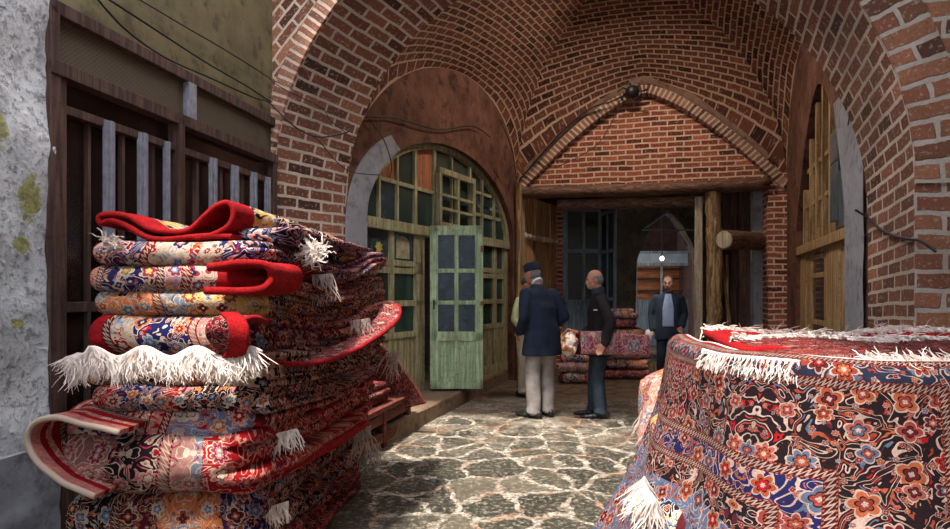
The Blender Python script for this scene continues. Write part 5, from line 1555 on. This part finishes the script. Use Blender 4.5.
# bag end
bag = empty('plastic_bag', at(570, 343, 6.45), 'crumpled brown and white bag at the left end of the carried rug', 'bag')
mb = MB(); mb.ell(at(570, 344, 6.45), (.085, .09, .135), None, 24, 18)
for q in range(len(mb.v)):
    p = mb.v[q]; mb.v[q] = p+V(noise.noise(p*14), noise.noise(p*14+V(5, 0, 0)), noise.noise(p*14+V(0, 5, 0)))*.035
g = G('crumpled_plastic', .35, .5); n_ = g.noise(g.pos(), 9, 2, .5)
mb.build('crumpled_body', g.col(g.ramp(n_, [(.42, (.55, .45, .4)), (.5, (.3, .12, .06)), (.6, (.6, .52, .48))], True)), bag, smooth=False)
mb = MB(); mb.tube([at(563, 350, 6.4), at(561, 336, 6.4), at(568, 329, 6.4), at(578, 333, 6.38)], .008, 5); mb.build('handle', plain('orange_strap', (.5, .17, .05)), bag)

# --- man in dark suit with blue shirt, facing camera
P3 = Person((2.96, 9.2, 0), math.radians(163), .97, {
 'pelvis': (0, 0, .91), 'neck': (.0, .0, 1.45), 'head': (0, .03, 1.6), 'head_yaw': math.radians(-8), 'head_pitch': math.radians(-3),
 'sh_l': (-.19, .0, 1.38), 'el_l': (-.25, -.04, 1.12), 'wr_l': (-.2, .1, .93), 'hd_l': (.3, .5, -.6), 'th_l': (.5, .5, .2), 'curl_l': -.5,
 'sh_r': (.19, .0, 1.38), 'el_r': (.26, -.03, 1.11), 'wr_r': (.24, .02, .86), 'hd_r': (0, .1, -1), 'th_r': (-.1, 1, 0), 'curl_r': .4,
 'hip_l': (-.09, 0, .88), 'kn_l': (-.1, .03, .48), 'an_l': (-.1, -.0, .08), 'hip_r': (.09, 0, .88), 'kn_r': (.1, .03, .48), 'an_r': (.11, .0, .08)}, 'man in dark suit and light blue shirt facing the camera', (.55, .28, .19))
P3.hairm = darkhair; P3.body(); P3.jacket(darknavy, .72); P3.trousers(darknavy)
P3.shoes(blackshoe)
def shirtfront(mb):
    P = []
    for i in range(12):
        z = lerp(1.44, .93, i/11); w = lerp(.045, .085, min(1, i/5)); P.append([V(w*(k/4-1), .155-.03*(1-min(1, i/3))-.01*abs(k/4-1), z) for k in range(9)])
    back = [[q+V(0, -.06, 0) for q in r] for r in P]
    n, m = 12, 9
    vs = [q for r in P for q in r]+[q for r in back for q in r]; fs = []
    o = n*m
    for i in range(n-1):
        for k in range(m-1):
            a = i*m+k; fs += [(a, a+1, a+m+1, a+m), (o+a, o+a+m, o+a+m+1, o+a+1)]
    for i in range(n-1): fs += [(i*m, (i+1)*m, o+(i+1)*m, o+i*m), (i*m+m-1, o+i*m+m-1, o+(i+1)*m+m-1, (i+1)*m+m-1)]
    for k in range(m-1): fs += [(k, o+k, o+k+1, k+1), ((n-1)*m+k, (n-1)*m+k+1, o+(n-1)*m+k+1, o+(n-1)*m+k)]
    mb.add(vs, fs)
P3.part('shirt', blueshirt, shirtfront, .01, 2, 'light blue shirt front')
P3.hair(greyhair, lambda mb, H: (mb.ell((0, -.03, .055), (.08, .085, .075), H)))
P3.hair(darkhair, lambda mb, H: (mb.tube([H @ V(-.03, .093, -.044), H @ V(0, .104, -.036), H @ V(.03, .093, -.044)], [.006, .011, .006], 8), mb.ell((0, .075, -.08), (.035, .022, .018), H)), 'moustache')
mb = MB(); mb.ell((0, 0, 0), (.06, .05, .13), Matrix.Translation(P3.M @ V(.3, .05, .74)), 14, 10)
for q in range(len(mb.v)): p = mb.v[q]; mb.v[q] = p+V(noise.noise(p*15), noise.noise(p*15+V(3, 0, 0)), 0)*.02
o = mb.build('plastic_bag', plain('pale_plastic', (.42, .42, .44), .4, .4, .2), smooth=True); tag(o, 'small pale plastic bag hanging from the hand of the man in the suit', 'bag')

# --- person mostly hidden behind the man in the navy jacket
P4 = Person((.685, 8.2, 0), math.radians(-120), .95, {
 'pelvis': (0, 0, .9), 'neck': (.0, .0, 1.44), 'head': (0, .05, 1.595), 'head_yaw': 0, 'head_pitch': math.radians(-8),
 'sh_l': (-.18, .0, 1.37), 'el_l': (-.2, .08, 1.12), 'wr_l': (-.12, .24, 1.14), 'hd_l': (.5, .5, 0), 'th_l': (.3, .2, .8), 'curl_l': -.6,
 'sh_r': (.18, .0, 1.37), 'el_r': (.23, -.06, 1.12), 'wr_r': (.2, .1, .95), 'hd_r': (0, .6, -.5), 'th_r': (-.3, .6, .3), 'curl_r': .5,
 'hip_l': (-.09, 0, .88), 'kn_l': (-.1, .02, .48), 'an_l': (-.1, 0, .08), 'hip_r': (.09, 0, .88), 'kn_r': (.1, .02, .48), 'an_r': (.1, .0, .08)}, 'person in pale yellow shirt mostly hidden behind the man in navy', (.48, .22, .14))
P4.hairm = darkhair; P4.body(); P4.jacket(cloth('pale_yellow_shirt_cloth', (.5, .5, .26), .25), .86, wide=.9); P4.trousers(cloth('beige_trouser_cloth', (.42, .33, .23), .2)); P4.shoes(blackshoe)
P4.hair(darkhair, lambda mb, H: (mb.ell((0, -.03, .04), (.08, .085, .08), H)))

# ================================================================== ROOF, LIGHT, CAMERA
# unseen roof added over the forecourt; its opening shapes the sun patch
mb = MB(); Z = 6.2
hx0, hx1, hy0, hy1 = -2.6, .3, -.9, 4.4
for (a, b_, c_, d_) in ((-4.5, hx0, -1.5, 5.9), (hx1, 7, -1.5, 5.9), (hx0, hx1, -1.5, hy0), (hx0, hx1, hy1, 5.9)):
    mb.box(((a+b_)/2, (c_+d_)/2, Z+.06), (b_-a, d_-c_, .12))
o = mb.build('ceiling_light_mask', M['plaster_brown']); struct(o, 'unseen roof added over the forecourt, its opening shapes the sun patch')

mb = MB(); mb.box((1.2, -1.55, 3.1), (12, .1, 6.3)); o = mb.build('wall_rear_light_block', M['plaster_white']); struct(o, 'unseen plaster wall added behind the viewer to hold back sky light')  # added out of view so sky light comes mainly from above
mb = MB(); mb.box((5.6, 1.0, 3.1), (.1, 5.2, 6.3)); o = mb.build('wall_right_light_block', M['plaster_white']); struct(o, 'unseen plaster wall added on the right to hold back light')  # another unseen wall, added to keep light out from the right
w = bpy.data.worlds.new('sky'); sc.world = w; w.use_nodes = True
bgn = w.node_tree.nodes['Background']; bgn.inputs[0].default_value = (.86, .9, 1, 1); bgn.inputs[1].default_value = 7
def area(name, loc, target, size, energy, col, sy=None):
    l = bpy.data.lights.new(name, 'AREA'); l.energy = energy; l.color = col; l.size = size
    if sy: l.shape = 'RECTANGLE'; l.size_y = sy
    o = bpy.data.objects.new(name, l); C.objects.link(o); o.location = loc
    o.rotation_euler = (Vector(target)-Vector(loc)).to_track_quat('-Z', 'Y').to_euler(); return o
sun = bpy.data.lights.new('sun', 'SUN'); sun.energy = 9; sun.angle = math.radians(5); sun.color = (1, .93, .82)
so = bpy.data.objects.new('sun', sun); C.objects.link(so)
so.rotation_euler = V(.22, .4, -1).normalized().to_track_quat('-Z', 'Y').to_euler()
area('vault_fill_light', (1.82, 7.51, 5.6), (1.82, 7.4, 0), 1.2, 1250, (1, .84, .68))  # added fill lamp above the open crown, brightens the whole bay
pl = bpy.data.lights.new('passage_lamp', 'POINT'); pl.energy = 9; pl.color = (1, .7, .45); pl.shadow_soft_size = .1
po = bpy.data.objects.new('passage_lamp', pl); C.objects.link(po); po.location = at(662, 262, 15.5)

cam = bpy.data.cameras.new('camera'); co = bpy.data.objects.new('camera', cam); C.objects.link(co)
co.location = (0, 0, CZ); co.rotation_euler = (PI/2, 0, 0)
cam.sensor_width = 36; cam.lens = F/950*36; cam.shift_y = (HY-264.5)/950; cam.clip_start = .05
sc.camera = co
sc.view_settings.view_transform = 'Standard'; sc.view_settings.look = 'None'
sc.view_settings.exposure = .25; sc.view_settings.gamma = 1
try:
    sc.cycles.use_denoising = True; sc.cycles.denoiser = 'OPENIMAGEDENOISE'
    sc.cycles.max_bounces = 6; sc.cycles.diffuse_bounces = 4; sc.cycles.glossy_bounces = 2; sc.cycles.transparent_max_bounces = 6
except Exception: pass
